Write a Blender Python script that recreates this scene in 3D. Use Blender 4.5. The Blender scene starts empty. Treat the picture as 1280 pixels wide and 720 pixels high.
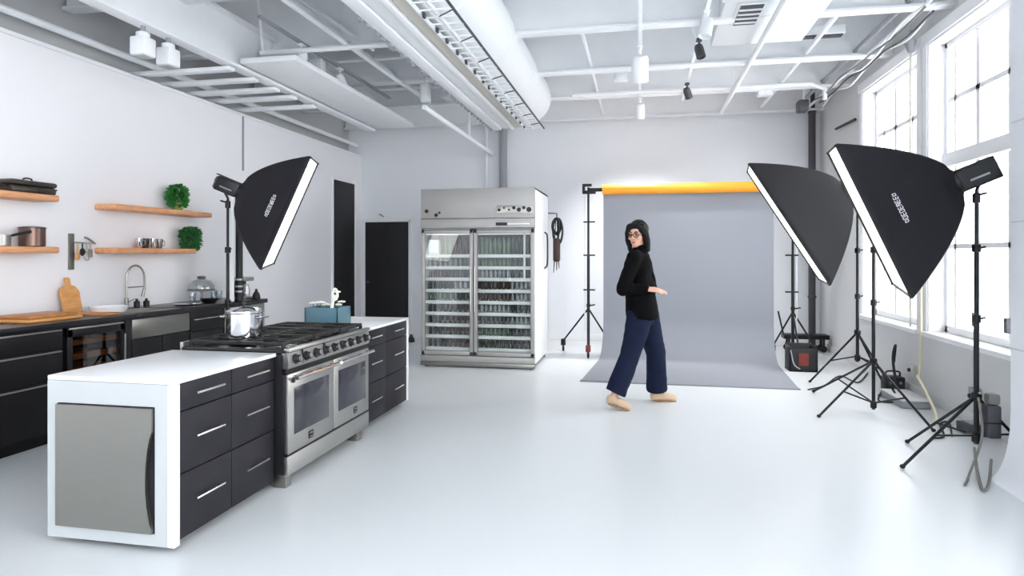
import bpy, bmesh, math, random
from mathutils import Vector, Matrix, noise
random.seed(7)
SC = bpy.context.scene
COL = SC.collection
V = Vector
PI = math.pi

# ------------------------------------------------------------------ camera numbers
F = 800.0; CX = 640.0; HY = 319.0; CZ = 1.5
YAW = math.atan(160.0 / F)
SA, CA = math.sin(YAW), math.cos(YAW)
def dep(X, Y): return -X * SA + Y * CA
def y_on_x(px, X):            # Y of the point on the plane X = const seen in column px
    k = (px - CX) / F
    return X * (CA + k * SA) / (k * CA - SA)
def x_on_y(px, Y):
    k = (px - CX) / F
    return Y * (k * CA - SA) / (CA + k * SA)
def z_at(py, X, Y): return CZ + (HY - py) / F * dep(X, Y)
def at_d(px, py, d):
    r = (px - CX) / F * d
    return V((r * CA - d * SA, r * SA + d * CA, CZ + (HY - py) / F * d))

# ------------------------------------------------------------------ materials
def lin(c):
    out = []
    for v in c:
        v = v / 255.0
        out.append(v / 12.92 if v <= 0.04045 else ((v + 0.055) / 1.055) ** 2.4)
    return (*out, 1.0)
MATS = {}
def mat(name, col, rough=0.5, metal=0.0, var=0.05, scale=6.0, bump=0.0, bscale=60.0, stretch=(1, 1, 1), spec=0.5, sheen=0.0, coat=0.0):
    if name in MATS: return MATS[name]
    m = bpy.data.materials.new(name); m.use_nodes = True
    nt = m.node_tree; n = nt.nodes; l = nt.links
    b = n['Principled BSDF']
    b.inputs['Roughness'].default_value = rough
    b.inputs['Metallic'].default_value = metal
    b.inputs['Specular IOR Level'].default_value = spec
    b.inputs['Sheen Weight'].default_value = sheen
    b.inputs['Coat Weight'].default_value = coat
    tc = n.new('ShaderNodeTexCoord'); mp = n.new('ShaderNodeMapping')
    mp.inputs['Scale'].default_value = stretch
    l.new(tc.outputs['Object'], mp.inputs['Vector'])
    nz = n.new('ShaderNodeTexNoise'); nz.inputs['Scale'].default_value = scale
    nz.inputs['Detail'].default_value = 4
    l.new(mp.outputs['Vector'], nz.inputs['Vector'])
    mx = n.new('ShaderNodeMix'); mx.data_type = 'RGBA'
    c = lin(col)
    mx.inputs[6].default_value = (*[v * (1 - var) for v in c[:3]], 1)
    mx.inputs[7].default_value = (*[min(1, v * (1 + var)) for v in c[:3]], 1)
    l.new(nz.outputs['Fac'], mx.inputs[0]); l.new(mx.outputs[2], b.inputs['Base Color'])
    if bump:
        nb = n.new('ShaderNodeTexNoise'); nb.inputs['Scale'].default_value = bscale
        l.new(mp.outputs['Vector'], nb.inputs['Vector'])
        bp = n.new('ShaderNodeBump'); bp.inputs['Strength'].default_value = bump; bp.inputs['Distance'].default_value = 0.01
        l.new(nb.outputs['Fac'], bp.inputs['Height']); l.new(bp.outputs['Normal'], b.inputs['Normal'])
    MATS[name] = m
    return m
def wood(name, c1, c2, sc=(2, 14, 14)):
    m = bpy.data.materials.new(name); m.use_nodes = True
    nt = m.node_tree; n = nt.nodes; l = nt.links; b = n['Principled BSDF']; b.inputs['Roughness'].default_value = 0.45
    tc = n.new('ShaderNodeTexCoord'); mp = n.new('ShaderNodeMapping'); mp.inputs['Scale'].default_value = sc
    nz = n.new('ShaderNodeTexNoise'); nz.inputs['Scale'].default_value = 3; nz.inputs['Detail'].default_value = 6; nz.inputs['Distortion'].default_value = 0.6
    cr = n.new('ShaderNodeValToRGB'); cr.color_ramp.elements[0].position = 0.3; cr.color_ramp.elements[1].position = 0.7
    cr.color_ramp.elements[0].color = lin(c1); cr.color_ramp.elements[1].color = lin(c2)
    l.new(tc.outputs['Object'], mp.inputs['Vector']); l.new(mp.outputs['Vector'], nz.inputs['Vector'])
    l.new(nz.outputs['Fac'], cr.inputs['Fac']); l.new(cr.outputs['Color'], b.inputs['Base Color'])
    return m
def thin_glass(name, tint=(1, 1, 1), fac=0.07):
    m = bpy.data.materials.new(name); m.use_nodes = True
    nt = m.node_tree; n = nt.nodes; l = nt.links
    n.remove(n['Principled BSDF'])
    t = n.new('ShaderNodeBsdfTransparent'); t.inputs['Color'].default_value = (*tint, 1)
    g = n.new('ShaderNodeBsdfGlossy'); g.inputs['Roughness'].default_value = 0.02
    mx = n.new('ShaderNodeMixShader'); mx.inputs[0].default_value = fac
    l.new(t.outputs[0], mx.inputs[1]); l.new(g.outputs[0], mx.inputs[2]); l.new(mx.outputs[0], n['Material Output'].inputs['Surface'])
    return m
def emit(name, col, strength):
    m = bpy.data.materials.new(name); m.use_nodes = True
    b = m.node_tree.nodes['Principled BSDF']
    b.inputs['Base Color'].default_value = (0.9, 0.9, 0.9, 1)
    b.inputs['Emission Color'].default_value = (*col, 1); b.inputs['Emission Strength'].default_value = strength
    return m

m_floor = mat('white_floor_paint', (215, 218, 220), 0.30, var=0.015, scale=1.2, bump=0.02, bscale=30, spec=0.35)
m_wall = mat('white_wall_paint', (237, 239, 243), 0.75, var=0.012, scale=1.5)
m_wall_l = mat('warm_white_wall_paint', (239, 237, 240), 0.75, var=0.012, scale=1.5)
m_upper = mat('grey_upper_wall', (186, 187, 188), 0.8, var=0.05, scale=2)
m_deck = mat('ceiling_deck_paint', (222, 224, 226), 0.8, var=0.06, scale=1.5)
m_beam = mat('white_beam_paint', (236, 238, 241), 0.6, var=0.03)
m_duct = mat('white_duct_paint', (226, 229, 232), 0.5, var=0.02)
m_pipe = mat('white_pipe_paint', (238, 240, 243), 0.5, var=0.03)
m_beige = mat('beige_conduit', (205, 202, 192), 0.55)
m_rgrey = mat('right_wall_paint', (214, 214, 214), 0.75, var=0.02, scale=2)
m_winframe = mat('white_window_paint', (240, 240, 242), 0.5, var=0.01)
m_endpanel = mat('light_grey_end_panel', (188, 192, 194), 0.35, var=.02)
m_black = mat('black_laminate', (20, 19, 22), 0.42, var=0.1, spec=0.35)
m_char = mat('charcoal_laminate', (33, 31, 37), 0.55, var=0.05, spec=0.3)
m_blackdoor = mat('black_door_paint', (19, 18, 21), 0.6, var=0.1)
m_counter = mat('black_stone', (20, 20, 23), 0.3, var=0.15, scale=40)
m_quartz = mat('white_quartz', (240, 242, 244), 0.25, var=0.02, scale=20)
m_steel = mat('brushed_steel', (186, 184, 180), 0.34, 1.0, var=0.05, scale=8, stretch=(1, 1, 30))
m_steeld = mat('dark_brushed_steel', (150, 148, 143), 0.36, 1.0, var=0.06, scale=8, stretch=(1, 1, 30))
m_fsteel = mat('fridge_steel', (172, 170, 168), 0.5, 0.6, var=0.03, scale=6, stretch=(20, 1, 1))
m_chrome = mat('chrome', (225, 225, 228), 0.12, 1.0, var=0.02)
m_iron = mat('cast_iron', (26, 25, 26), 0.5, var=0.15, bump=0.1)
m_enamel = mat('black_enamel', (18, 18, 20), 0.2, var=0.1)
m_ovenglass = mat('dark_oven_glass', (50, 50, 58), 0.12, var=0.03)
m_rubber = mat('black_rubber', (20, 20, 22), 0.7)
m_stand = mat('black_metal', (20, 20, 23), 0.4, 0.3)
m_fabric = mat('black_softbox_fabric', (21, 20, 26), 0.6, var=0.08, scale=3, bump=0.08, bscale=9, spec=0.3)
m_seam = mat('black_seam_tape', (14, 14, 16), 0.6)
m_white = mat('white_print', (225, 225, 230), 0.6)
m_diff = emit('lit_diffuser', (1.0, 0.99, 0.97), 3.0)
m_orange = mat('orange_paper', (244, 158, 40), 0.6, var=0.04)
m_paper = mat('grey_paper', (136, 139, 147), 0.8, var=0.01, scale=2)
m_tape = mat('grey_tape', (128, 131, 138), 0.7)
m_oak = wood('oak', (214, 146, 100), (232, 176, 132), (14, 2, 14))
m_board = wood('maple_board', (205, 142, 78), (226, 170, 108), (14, 3, 14))
m_boarddk = wood('dark_board', (176, 112, 58), (200, 138, 80), (3, 14, 14))
m_leaf = mat('green_leaf', (52, 132, 58), 0.55, var=0.35, scale=20)
m_leaf2 = mat('deep_green_leaf', (44, 112, 58), 0.55, var=0.35, scale=20)
m_pot = mat('moss_pot', (150, 160, 80), 0.7)
m_pot2 = mat('green_pot', (70, 110, 70), 0.7)
m_dkpot = mat('dark_pewter', (72, 68, 62), 0.35, 0.6, var=0.2)
m_copper = mat('brown_copper', (112, 88, 80), 0.35, 0.7, var=0.2)
m_teal = mat('teal_ceramic', (82, 116, 130), 0.4, var=0.05)
m_petal = mat('white_petal', (236, 234, 226), 0.6)
m_soil = mat('dark_soil', (40, 34, 30), 0.9)
m_glass = thin_glass('window_glass', (1, 1, 1), 0.05)
m_fglass = thin_glass('fridge_glass', (0.96, 0.975, 0.97), 0.06)
m_dglass = thin_glass('wine_glass_door', (0.55, 0.5, 0.47), 0.1)
m_cglass = thin_glass('clear_glass', (0.86, 0.89, 0.9), 0.22)
m_gpipe = mat('grey_pipe', (150, 152, 158), 0.5)
m_dgrey = mat('dark_grey_metal', (74, 74, 80), 0.5, 0.3)
m_yellow = mat('yellow_hose', (222, 213, 180), 0.6)
m_cable = mat('grey_cable', (122, 120, 116), 0.6)
m_red = mat('red_plastic', (120, 40, 36), 0.5)
m_skin = mat('skin', (222, 172, 148), 0.5, var=0.03)
m_hair = mat('black_hair', (14, 12, 12), 0.55, var=0.2, spec=0.25, stretch=(1, 1, 0.2), scale=40, bump=0.4, bscale=60)
m_knit = mat('black_knit', (9, 9, 11), 0.9, var=0.15, spec=0.1, bump=0.2, bscale=90)
m_denim = mat('navy_denim', (23, 30, 52), 0.85, var=0.15, spec=0.15, bump=0.15, bscale=80)
m_shoe = mat('beige_shoe', (206, 178, 148), 0.6)
m_sole = mat('brown_sole', (150, 120, 92), 0.7)
m_lip = mat('lips', (176, 96, 90), 0.45)
m_eye = mat('dark_eye', (30, 24, 22), 0.2)
m_shelfw = mat('white_shelf', (225, 226, 226), 0.5)
m_inner = mat('fridge_liner', (92, 93, 98), 0.5)
m_led = emit('led_strip', (0.95, 0.98, 1.0), 0.3)
m_brown = mat('brown_leather', (64, 44, 38), 0.6)

# ------------------------------------------------------------------ mesh helpers
ORIG = {}
class MB:
    def __init__(s): s.bm = bmesh.new()
    def box(s, x0, x1, y0, y1, z0, z1, bev=0.0, seg=2, rot=None, piv=None):
        r = bmesh.ops.create_cube(s.bm, size=1.0)
        vs = r['verts']
        bmesh.ops.scale(s.bm, vec=(abs(x1 - x0), abs(y1 - y0), abs(z1 - z0)), verts=vs)
        c = V(((x0 + x1) / 2, (y0 + y1) / 2, (z0 + z1) / 2))
        bmesh.ops.translate(s.bm, vec=c, verts=vs)
        if rot is not None:
            bmesh.ops.rotate(s.bm, cent=piv if piv is not None else c, matrix=rot, verts=vs)
        if bev:
            es = list({e for v in vs for e in v.link_edges})
            bmesh.ops.bevel(s.bm, geom=es, offset=bev, segments=seg, profile=0.5, affect='EDGES')
        return s
    def obox(s, c, ax, ay, az, hx, hy, hz, bev=0.0):      # oriented box
        M = Matrix((ax, ay, az)).transposed()
        r = bmesh.ops.create_cube(s.bm, size=2.0); vs = r['verts']
        for v in vs: v.co = V(c) + M @ V((v.co.x * hx, v.co.y * hy, v.co.z * hz))
        if bev:
            es = list({e for v in vs for e in v.link_edges})
            bmesh.ops.bevel(s.bm, geom=es, offset=bev, segments=2, profile=0.5, affect='EDGES')
        return s
    def tube(s, pts, r, seg=10, smooth=0, cap=True):
        pts = [V(p) for p in pts]
        if smooth: pts = catmull(pts, smooth)
        rs = r if isinstance(r, (list, tuple)) else None
        n = len(pts); rings = []
        t = (pts[1] - pts[0]).normalized()
        a = t.orthogonal().normalized()
        for i, p in enumerate(pts):
            if i == 0: tt = (pts[1] - pts[0])
            elif i == n - 1: tt = (pts[-1] - pts[-2])
            else: tt = (pts[i + 1] - pts[i]).normalized() + (pts[i] - pts[i - 1]).normalized()
            if tt.length < 1e-9: tt = t
            tt = tt.normalized()
            a = (a - tt * a.dot(tt))
            a = a.normalized() if a.length > 1e-6 else tt.orthogonal().normalized()
            b = tt.cross(a)
            rr = (rs[0] + (rs[1] - rs[0]) * i / (n - 1)) if rs else r
            rings.append([s.bm.verts.new(p + (a * math.cos(2 * PI * k / seg) + b * math.sin(2 * PI * k / seg)) * rr) for k in range(seg)])
            t = tt
        for i in range(n - 1):
            for k in range(seg):
                s.bm.faces.new((rings[i][k], rings[i][(k + 1) % seg], rings[i + 1][(k + 1) % seg], rings[i + 1][k]))
        if cap:
            s.bm.faces.new(rings[0][::-1]); s.bm.faces.new(rings[-1])
        return s
    def cyl(s, p0, p1, r0, r1=None, seg=16):
        return s.tube([p0, p1], (r0, r0 if r1 is None else r1), seg)
    def lathe(s, prof, c=(0, 0, 0), seg=24, axis=None):   # prof: list of (r, z)
        c = V(c); rings = []
        M = Matrix.Identity(3)
        if axis is not None: M = V((0, 0, 1)).rotation_difference(V(axis).normalized()).to_matrix()
        for r, z in prof:
            rings.append([s.bm.verts.new(c + M @ V((max(r, 1e-4) * math.cos(2 * PI * k / seg), max(r, 1e-4) * math.sin(2 * PI * k / seg), z))) for k in range(seg)])
        for i in range(len(prof) - 1):
            for k in range(seg):
                s.bm.faces.new((rings[i][k], rings[i][(k + 1) % seg], rings[i + 1][(k + 1) % seg], rings[i + 1][k]))
        s.bm.faces.new(rings[0][::-1]); s.bm.faces.new(rings[-1])
        return s
    def prism(s, poly, off):                              # poly: 3-D points, off: extrusion vector
        a = [s.bm.verts.new(V(p)) for p in poly]; b = [s.bm.verts.new(V(p) + V(off)) for p in poly]
        n = len(poly)
        s.bm.faces.new(a[::-1]); s.bm.faces.new(b)
        for i in range(n): s.bm.faces.new((a[i], a[(i + 1) % n], b[(i + 1) % n], b[i]))
        return s
    def ball(s, c, r, sub=2, sc=(1, 1, 1), rot=None):
        g = bmesh.ops.create_icosphere(s.bm, subdivisions=sub, radius=1.0)['verts']
        for v in g:
            p = V((v.co.x * r * sc[0], v.co.y * r * sc[1], v.co.z * r * sc[2]))
            if rot is not None: p = rot @ p
            v.co = V(c) + p
        return s
    def limb(s, pts, rs, seg=16):                         # tapered chain with round joints
        for i in range(len(pts) - 1):
            s.tube([pts[i], pts[i + 1]], (rs[i], rs[i + 1]), seg)
        for p, r in zip(pts, rs): s.ball(p, r * 1.0, 2)
        return s
    def grid(s, P, closed=False):                         # P: rows of points
        rows = [[s.bm.verts.new(V(p)) for p in row] for row in P]
        for i in range(len(rows) - 1):
            for j in range(len(rows[0]) - 1):
                s.bm.faces.new((rows[i][j], rows[i][j + 1], rows[i + 1][j + 1], rows[i + 1][j]))
        return s
    def build(s, name, m, parent=None, smooth=True, origin=None, ang=35, solid=0.0):
        bm = s.bm
        bmesh.ops.recalc_face_normals(bm, faces=bm.faces[:])
        if solid:
            bmesh.ops.solidify(bm, geom=bm.faces[:], thickness=solid)
        me = bpy.data.meshes.new(name)
        if parent is None:
            if origin is None:
                lo = V((1e9,) * 3); hi = V((-1e9,) * 3)
                for v in bm.verts:
                    for i in range(3): lo[i] = min(lo[i], v.co[i]); hi[i] = max(hi[i], v.co[i])
                origin = V(((lo.x + hi.x) / 2, (lo.y + hi.y) / 2, lo.z))
            og = V(origin)
        else: og = ORIG[parent.name]
        bmesh.ops.translate(bm, vec=-og, verts=bm.verts[:])
        bm.to_mesh(me); bm.free()
        o = bpy.data.objects.new(name, me); COL.objects.link(o)
        if m is not None: me.materials.append(m)
        if smooth and len(me.polygons):
            me.polygons.foreach_set('use_smooth', [True] * len(me.polygons))
            me.set_sharp_from_angle(angle=math.radians(ang))
        if parent is None: o.location = og
        else: o.parent = parent
        ORIG[o.name] = og.copy()
        return o
def catmull(p, k):
    out = []
    q = [p[0] * 2 - p[1]] + p + [p[-1] * 2 - p[-2]]
    for i in range(1, len(q) - 2):
        for j in range(k):
            t = j / k
            a, b, c, d = q[i - 1], q[i], q[i + 1], q[i + 2]
            out.append(0.5 * ((2 * b) + (c - a) * t + (2 * a - 5 * b + 4 * c - d) * t * t + (3 * b - a - 3 * c + d) * t ** 3))
    out.append(p[-1])
    return out
def tag(o, label, cat, group=None, kind=None):
    o['label'] = label; o['category'] = cat
    if group: o['group'] = group
    if kind: o['kind'] = kind
    return o
def thing(name, loc, label, cat, group=None):
    o = bpy.data.objects.new(name, None); COL.objects.link(o)
    o.empty_display_size = 0.1
    o.location = V(loc); ORIG[o.name] = V(loc)
    return tag(o, label, cat, group)
def struct(name, mb, m, label, cat, smooth=False, parent=None):
    o = mb.build(name, m, parent, smooth)
    if parent is None: tag(o, label, cat, kind='structure')
    return o
def B(*a, **k): return MB().box(*a, **k)
def T(*a, **k): return MB().tube(*a, **k)

# ------------------------------------------------------------------ room shell
XL, XR, YB, ZC = -5.17, 2.90, 11.30, 4.50
struct('floor', B(-5.6, 3.4, -4.0, YB + 0.2, -0.12, 0), m_floor, 'glossy white painted studio floor', 'floor')
struct('ceiling', B(-5.6, 3.4, -4.0, YB + 0.2, ZC, ZC + 0.12), m_deck, 'pale grey ceiling deck above the white beams', 'ceiling')
struct('wall_back', B(-5.6, 3.4, YB, YB + 0.15, 0, ZC), m_wall, 'plain white back wall behind the backdrop', 'wall')
struct('wall_left', B(XL - 0.15, XL, -4.0, YB, 0, 3.34), m_wall_l, 'white left wall with the kitchen shelves', 'wall')
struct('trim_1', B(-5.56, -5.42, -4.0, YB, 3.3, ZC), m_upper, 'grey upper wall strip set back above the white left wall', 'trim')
struct('trim_2', B(-5.42, XL + 0.015, -4.0, YB - 0.01, 3.341, 3.38, bev=0.008), m_beam, 'white ledge capping the left wall', 'trim')
# right wall with two window openings
W1 = (7.50, 9.22); W2 = (5.60, 7.26); WZ = (0.72, 3.66)
mb = MB()
for y0, y1, z0, z1 in ((W1[1], YB, 0, ZC), (W2[1], W1[0], 0, ZC), (4.7, W2[0], 0, ZC)):
    mb.box(XR, XR + 0.35, y0, y1, z0, z1)
for w in (W1, W2):
    mb.box(XR, XR + 0.35, w[0], w[1], 0, WZ[0]); mb.box(XR, XR + 0.35, w[0], w[1], WZ[1], ZC)
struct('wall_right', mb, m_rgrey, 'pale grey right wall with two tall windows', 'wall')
def window(n, w, label, cols, latch=False):
    y0, y1 = w
    t = thing('window_%d' % n, (XR + 0.2, (y0 + y1) / 2, WZ[0]), label, 'window'); t['kind'] = 'structure'
    z0, z1 = WZ
    xa, xb = XR + 0.14, XR + 0.21
    mb = MB()      # outer frame
    f = 0.07
    mb.box(xa, xb, y0, y0 + f, z0, z1, .006); mb.box(xa, xb, y1 - f, y1, z0, z1, .006)
    mb.box(xa, xb, y0, y1, z0, z0 + f, .006); mb.box(xa, xb, y0, y1, z1 - f, z1, .006)
    zt = z0 + (z1 - z0) * 0.59
    mb.box(xa - .02, xb, y0, y1, zt - 0.07, zt + 0.07, .006)
    mb.build('window_frame', m_winframe, t)
    mb = MB()
    for k, (c, wd) in enumerate(cols):
        yy = y0 + (y1 - y0) * c
        mb.box(xa + .015, xb - .01, yy - wd / 2, yy + wd / 2, z0 + f, z1 - f)
    for zz in (z0 + (zt - z0) * 0.5, zt + (z1 - zt) * 0.5):
        mb.box(xa + .015, xb - .01, y0 + f, y1 - f, zz - 0.024, zz + 0.024)
    mb.build('muntin', m_winframe, t)
    B(xa + .03, xa + .034, y0 + f, y1 - f, z0 + f, z1 - f).build('pane', m_glass, t, False)
    # deep white reveal boards and the projecting sill
    mb = MB()
    mb.box(XR - 0.012, XR + 0.15, y0 - .015, y0 + 0.02, z0, z1, .004); mb.box(XR - 0.012, XR + 0.15, y1 - 0.02, y1 + .015, z0, z1, .004)
    mb.box(XR - 0.012, XR + 0.15, y0 - .015, y1 + .015, z1 - 0.02, z1 + .02, .004)
    mb.build('reveal', m_winframe, t)
    B(XR - 0.07, XR + 0.16, y0 - 0.05, y1 + 0.05, z0 - 0.05, z0, .012).build('window_sill', m_winframe, t)
    mb = MB()   # casing around the opening on the room side
    mb.box(XR - 0.025, XR - .001, y0 - 0.10, y0, z0, z1 + 0.10, .006); mb.box(XR - 0.025, XR - .001, y1, y1 + 0.10, z0, z1 + 0.10, .006)
    mb.box(XR - 0.035, XR - .001, y0 - 0.12, y1 + 0.12, z1 + .001, z1 + 0.12, .006)
    mb.build('casing', m_winframe, t)
    if latch:
        for c in cols[:2]:
            yy = y0 + (y1 - y0) * c[0]
            lt = B(xa - .03, xa + .015, yy - .02, yy + .02, z0 + 0.12, z0 + 0.25, .006).build('latch', m_dgrey, t)
            lt['label'] = 'dark window latch'
    return t
window(1, W1, 'far tall white window beyond the middle softbox', [(0.33, .045), (0.62, .07), (0.84, .045)])
window(2, W2, 'near tall white window behind the big right softbox', [(0.30, .065), (0.62, .07), (0.88, .04)], True)
# near right wall return that flares into the floor like a cove
prof = []
for i in range(13):
    a = i / 12 * PI / 2
    prof.append((-0.14 * (1 - math.sin(a)), 0.46 * (1 - math.cos(a))))
xw = 2.425
poly = [(xw + 0.9, 4.84, 0), (xw + prof[0][0], 4.84, 0.0)] + [(xw + p[0], 4.84, p[1]) for p in prof[1:]] + [(xw, 4.84, ZC), (xw + 0.9, 4.84, ZC)]
struct('wall_near', MB().prism(poly, (0, -3.2, 0)), m_wall, 'white near right wall return curving into the floor', 'wall', True)
mb = MB()
for z in (1.72, 2.38, 0.88):
    mb.box(xw - .004, xw + .01, 1.7, 4.83, z - .004, z + .004)
struct('trim_3', mb, m_rgrey, 'thin grey panel joints on the near right wall', 'trim')
struct('wall_front_blocker', B(-5.6, 3.4, -4.15, -4.0, 0, ZC), m_wall, 'unseen white wall added behind the camera to block front light', 'wall')  # unseen wall, added to cut the light coming in from the front
struct('baseboard_back', B(-5.1, XR, YB - 0.02, YB, 0, 0.11, .005), m_winframe, 'low white baseboard along the back wall', 'baseboard')
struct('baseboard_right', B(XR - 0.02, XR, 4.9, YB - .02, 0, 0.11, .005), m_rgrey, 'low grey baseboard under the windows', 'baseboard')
# black doors
def blackdoor(n, mbs, mf, label, knob):
    t = thing('door_%d' % n, mbs[2], label, 'door'); t['kind'] = 'structure'
    mbs[0].build('door_leaf', m_blackdoor, t, True)
    mf.build('door_frame', m_winframe, t, True)
    if knob: knob.build('door_handle', m_dgrey, t)
d0, d1 = x_on_y(457.5, YB), x_on_y(511, YB)
mf = B(d0 - .06, d0, YB - .03, YB, 0, 2.16, .005); mf.box(d1, d1 + .06, YB - .03, YB, 0, 2.16, .005); mf.box(d0 - .06, d1 + .06, YB - .03, YB, 2.12, 2.18, .005)
blackdoor(1, (B(d0, d1, YB - .035, YB - .002, 0, 2.12, .004), 0, ((d0 + d1) / 2, YB, 0)), mf,
          'plain black door in the back wall beside the corner', MB().lathe([(.012, 0), (.012, .03), (.026, .035), (.026, .055), (.01, .06)], (d0 + .07, YB - .035, 1.0), 12, (0, -1, 0)))
e0, e1 = y_on_x(415.5, XL), y_on_x(441, XL)
mf = B(XL, XL + .03, e0 - .05, e0, 0, 2.86, .005); mf.box(XL, XL + .05, e1, e1 + .10, 0, 2.86, .005)
blackdoor(2, (B(XL + .002, XL + .035, e0, e1, 0, 2.80, .004), 0, (XL, (e0 + e1) / 2, 0)), mf, 'tall narrow black door in the left wall near the corner', None)
tag(T([(x_on_y(480, YB) , YB - .02, 2.22), (x_on_y(478, YB), YB - .06, 2.25), (x_on_y(475, YB), YB - .03, 2.27)], .012, 8).build('door_closer', m_gpipe), 'small grey door closer above the back door', 'closer')

# ------------------------------------------------------------------ ceiling structure
BY = [11.12, 9.60, 8.25, 6.72, 5.2, 3.7]
bn = ['white ceiling beam right against the back wall', 'white ceiling beam second from the back wall', 'white ceiling beam third from the back wall',
      'white ceiling beam fourth from the back wall, over the range', 'white ceiling beam fifth from the back wall', 'white ceiling beam nearest the camera']
for i, y in enumerate(BY):
    mb = B(-5.4, XR, y - 0.012, y + 0.012, 3.87, ZC); mb.box(-5.4, XR, y - 0.07, y + 0.07, 3.84, 3.872, .004); mb.box(-5.4, XR, y - 0.07, y + 0.07, 4.47, ZC - .001)
    o = mb.build('ceiling_beam', m_beam); tag(o, bn[i], 'beam', 'ceiling beams', 'structure')
# round white duct
DX, DZ, DR = -1.67, 3.84, 0.375
t = thing('round_duct', (DX, 6, DZ - DR), 'big round white air duct running along the ceiling', 'duct')
MB().lathe([(DR - .05, 0), (DR, 0.015), (DR, 8.05), (DR - .05, 8.06)], (DX, 9.45, DZ), 40, (0, -1, 0)).build('duct_tube', m_duct, t)
for k in range(6):
    MB().lathe([(DR + .001, 0), (DR + .008, .01), (DR + .008, .04), (DR + .001, .05)], (DX, 9.3 - 1.4 * k, DZ), 40, (0, -1, 0)).build('duct_band', m_duct, t)
for k in range(3):
    T([(DX, 8.9 - 2.6 * k, DZ + DR - .01), (DX, 8.9 - 2.6 * k, ZC + .0)], .012, 8).build('hanger_rod', m_pipe, t)
# cable tray beside / beneath the duct
TZ = 3.40; ty0, ty1 = 1.5, 9.5
t = thing('cable_tray', (-1.8, 5.5, TZ), 'long white cable tray hung under the round duct', 'cable tray')
mb = MB()
for x0, x1, z in ((-2.19, -2.06, TZ), (-2.05, -1.93, TZ + .02), (-1.92, -1.86, TZ)):
    mb.box(x0, x1, ty0, ty1, z, z + 0.05, .006)
mb.box(-2.19, -1.86, ty0, ty1, TZ + .06, TZ + .08)
mb.build('channel', m_pipe, t)
B(-1.85, -1.72, ty0, ty1, TZ + .03, TZ + .06, .005).build('conduit_strip', m_beige, t)
for x, z, r in ((-1.70, TZ + .01, .018), (-1.63, TZ + .03, .013), (-1.56, TZ, .014), (-1.41, TZ + .0, .012)):
    T([(x, ty0, z), (x, ty1, z)], r, 8).build('rail', m_dgrey if x > -1.5 else m_pipe, t)
n = 52
for k in range(n):
    y = ty1 - .01 - (ty1 - ty0) * k / n
    T([(-1.70, y, TZ - .005), (-1.41, y, TZ - .005)], .007, 6).build('rung', m_pipe, t)
    if k % 2 == 0: T([(-1.56, y - .02, TZ - .01), (-1.41, y - .14, TZ - .01)], .006, 6).build('diagonal', m_dgrey if k % 4 else m_pipe, t)
for k in range(30):
    y = ty1 - .05 - k * .16 + random.uniform(-.03, .03)
    B(-2.23, -2.19, y - .02, y + .03, TZ - .015, TZ + .05, .005).build('clip', m_gpipe, t)
    if k % 2: B(-1.68, -1.66, y - .02, y + .02, TZ - .03, TZ + .01, .003).build('clip', m_dgrey, t)
for k in range(4):
    y = 9.2 - 2 * k
    T([(-2.1, y, TZ + .08), (-2.1, y, ZC)], .008, 6).build('hanger_rod', m_pipe, t)
# left ceiling zone: long edge beam, dropped panel, slats, pipe
mb = B(-4.24, -4.10, 0.8, 9.5, 3.46, 3.49, .004); mb.box(-4.18, -4.16, 0.8, 9.5, 3.49, 3.95); mb.box(-4.24, -4.10, 0.8, 9.5, 3.95, 3.98)
tag(mb.build('ceiling_beam', m_beam), 'long lower white beam running along the left side of the ceiling', 'beam', kind='structure')
tag(B(-4.10, -3.46, 6.0, 9.5, 3.50, 3.56, .01).build('trim_4', m_beam), 'white dropped ceiling panel above the left softbox', 'panel', kind='structure')
for k, (y, w) in enumerate(((5.90, .05), (6.32, .05), (6.74, .06), (7.12, .06), (7.60, .05))):
    o = B(-5.3, -4.12, y - w, y + w, 3.40, 3.44, .006).build('ceiling_slat', m_beam)
    tag(o, ['first', 'second', 'third', 'fourth', 'fifth'][k] + ' white cross slat from the camera above the left wall', 'slat', 'cross slats above the left wall', 'structure')
def pipe(pts, r, label, m=m_pipe, name='ceiling_pipe', grp='ceiling pipes', cat='pipe', seg=10, smooth=0):
    return tag(T(pts, r, seg, smooth).build(name, m), label, cat, grp)
pipe([(-5.22, .8, 3.56), (-5.22, YB - .05, 3.56)], .035, 'white pipe running just above the left wall ledge')
pipe([(-3.05, 5.0, 3.74), (-3.05, 8.0, 3.74)], .028, 'white pipe along the ceiling between left beam and duct')
pipe([(-2.60, 7.5, 3.32), (-2.60, YB, 3.32)], .032, 'low white sprinkler pipe reaching the back wall by the fridge')
tag(T([(-2.60, 9.6, 3.352), (-2.60, 9.6, 3.84)], .022, 8).build('pipe_drop', m_pipe), 'short vertical white pipe holding the low sprinkler pipe', 'pipe')
pipe([(1.26, 1.8, 3.76), (1.26, 10.6, 3.76)], .032, 'long straight white pipe right of the ceiling centre')
pipe([(-4.05, 6.3, 3.70), (-2.3, 6.3, 3.70)], .028, 'white cross pipe between the left beam and the cable tray')
pipe([(-0.95, 8.0, 3.80), (2.45, 8.0, 3.80)], .030, 'white cross pipe right of the duct with an open end')
pipe([(-0.95, 9.2, 3.80), (2.25, 9.2, 3.80), (2.42, 9.2, 3.72), (2.42, 9.2, 3.58)], .030, 'white cross pipe with an elbow near the right wall')
for k, (x, z, r) in enumerate(((2.50, 3.92, .03), (2.63, 3.86, .022), (2.74, 3.95, .026))):
    pipe([(x, 4.9, z), (x, YB - .3, z)], r, ['left', 'middle', 'right'][k] + ' one of three grey conduits along the top of the window wall', m_gpipe if k != 1 else m_pipe, 'conduit', 'conduits above the windows')
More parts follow.
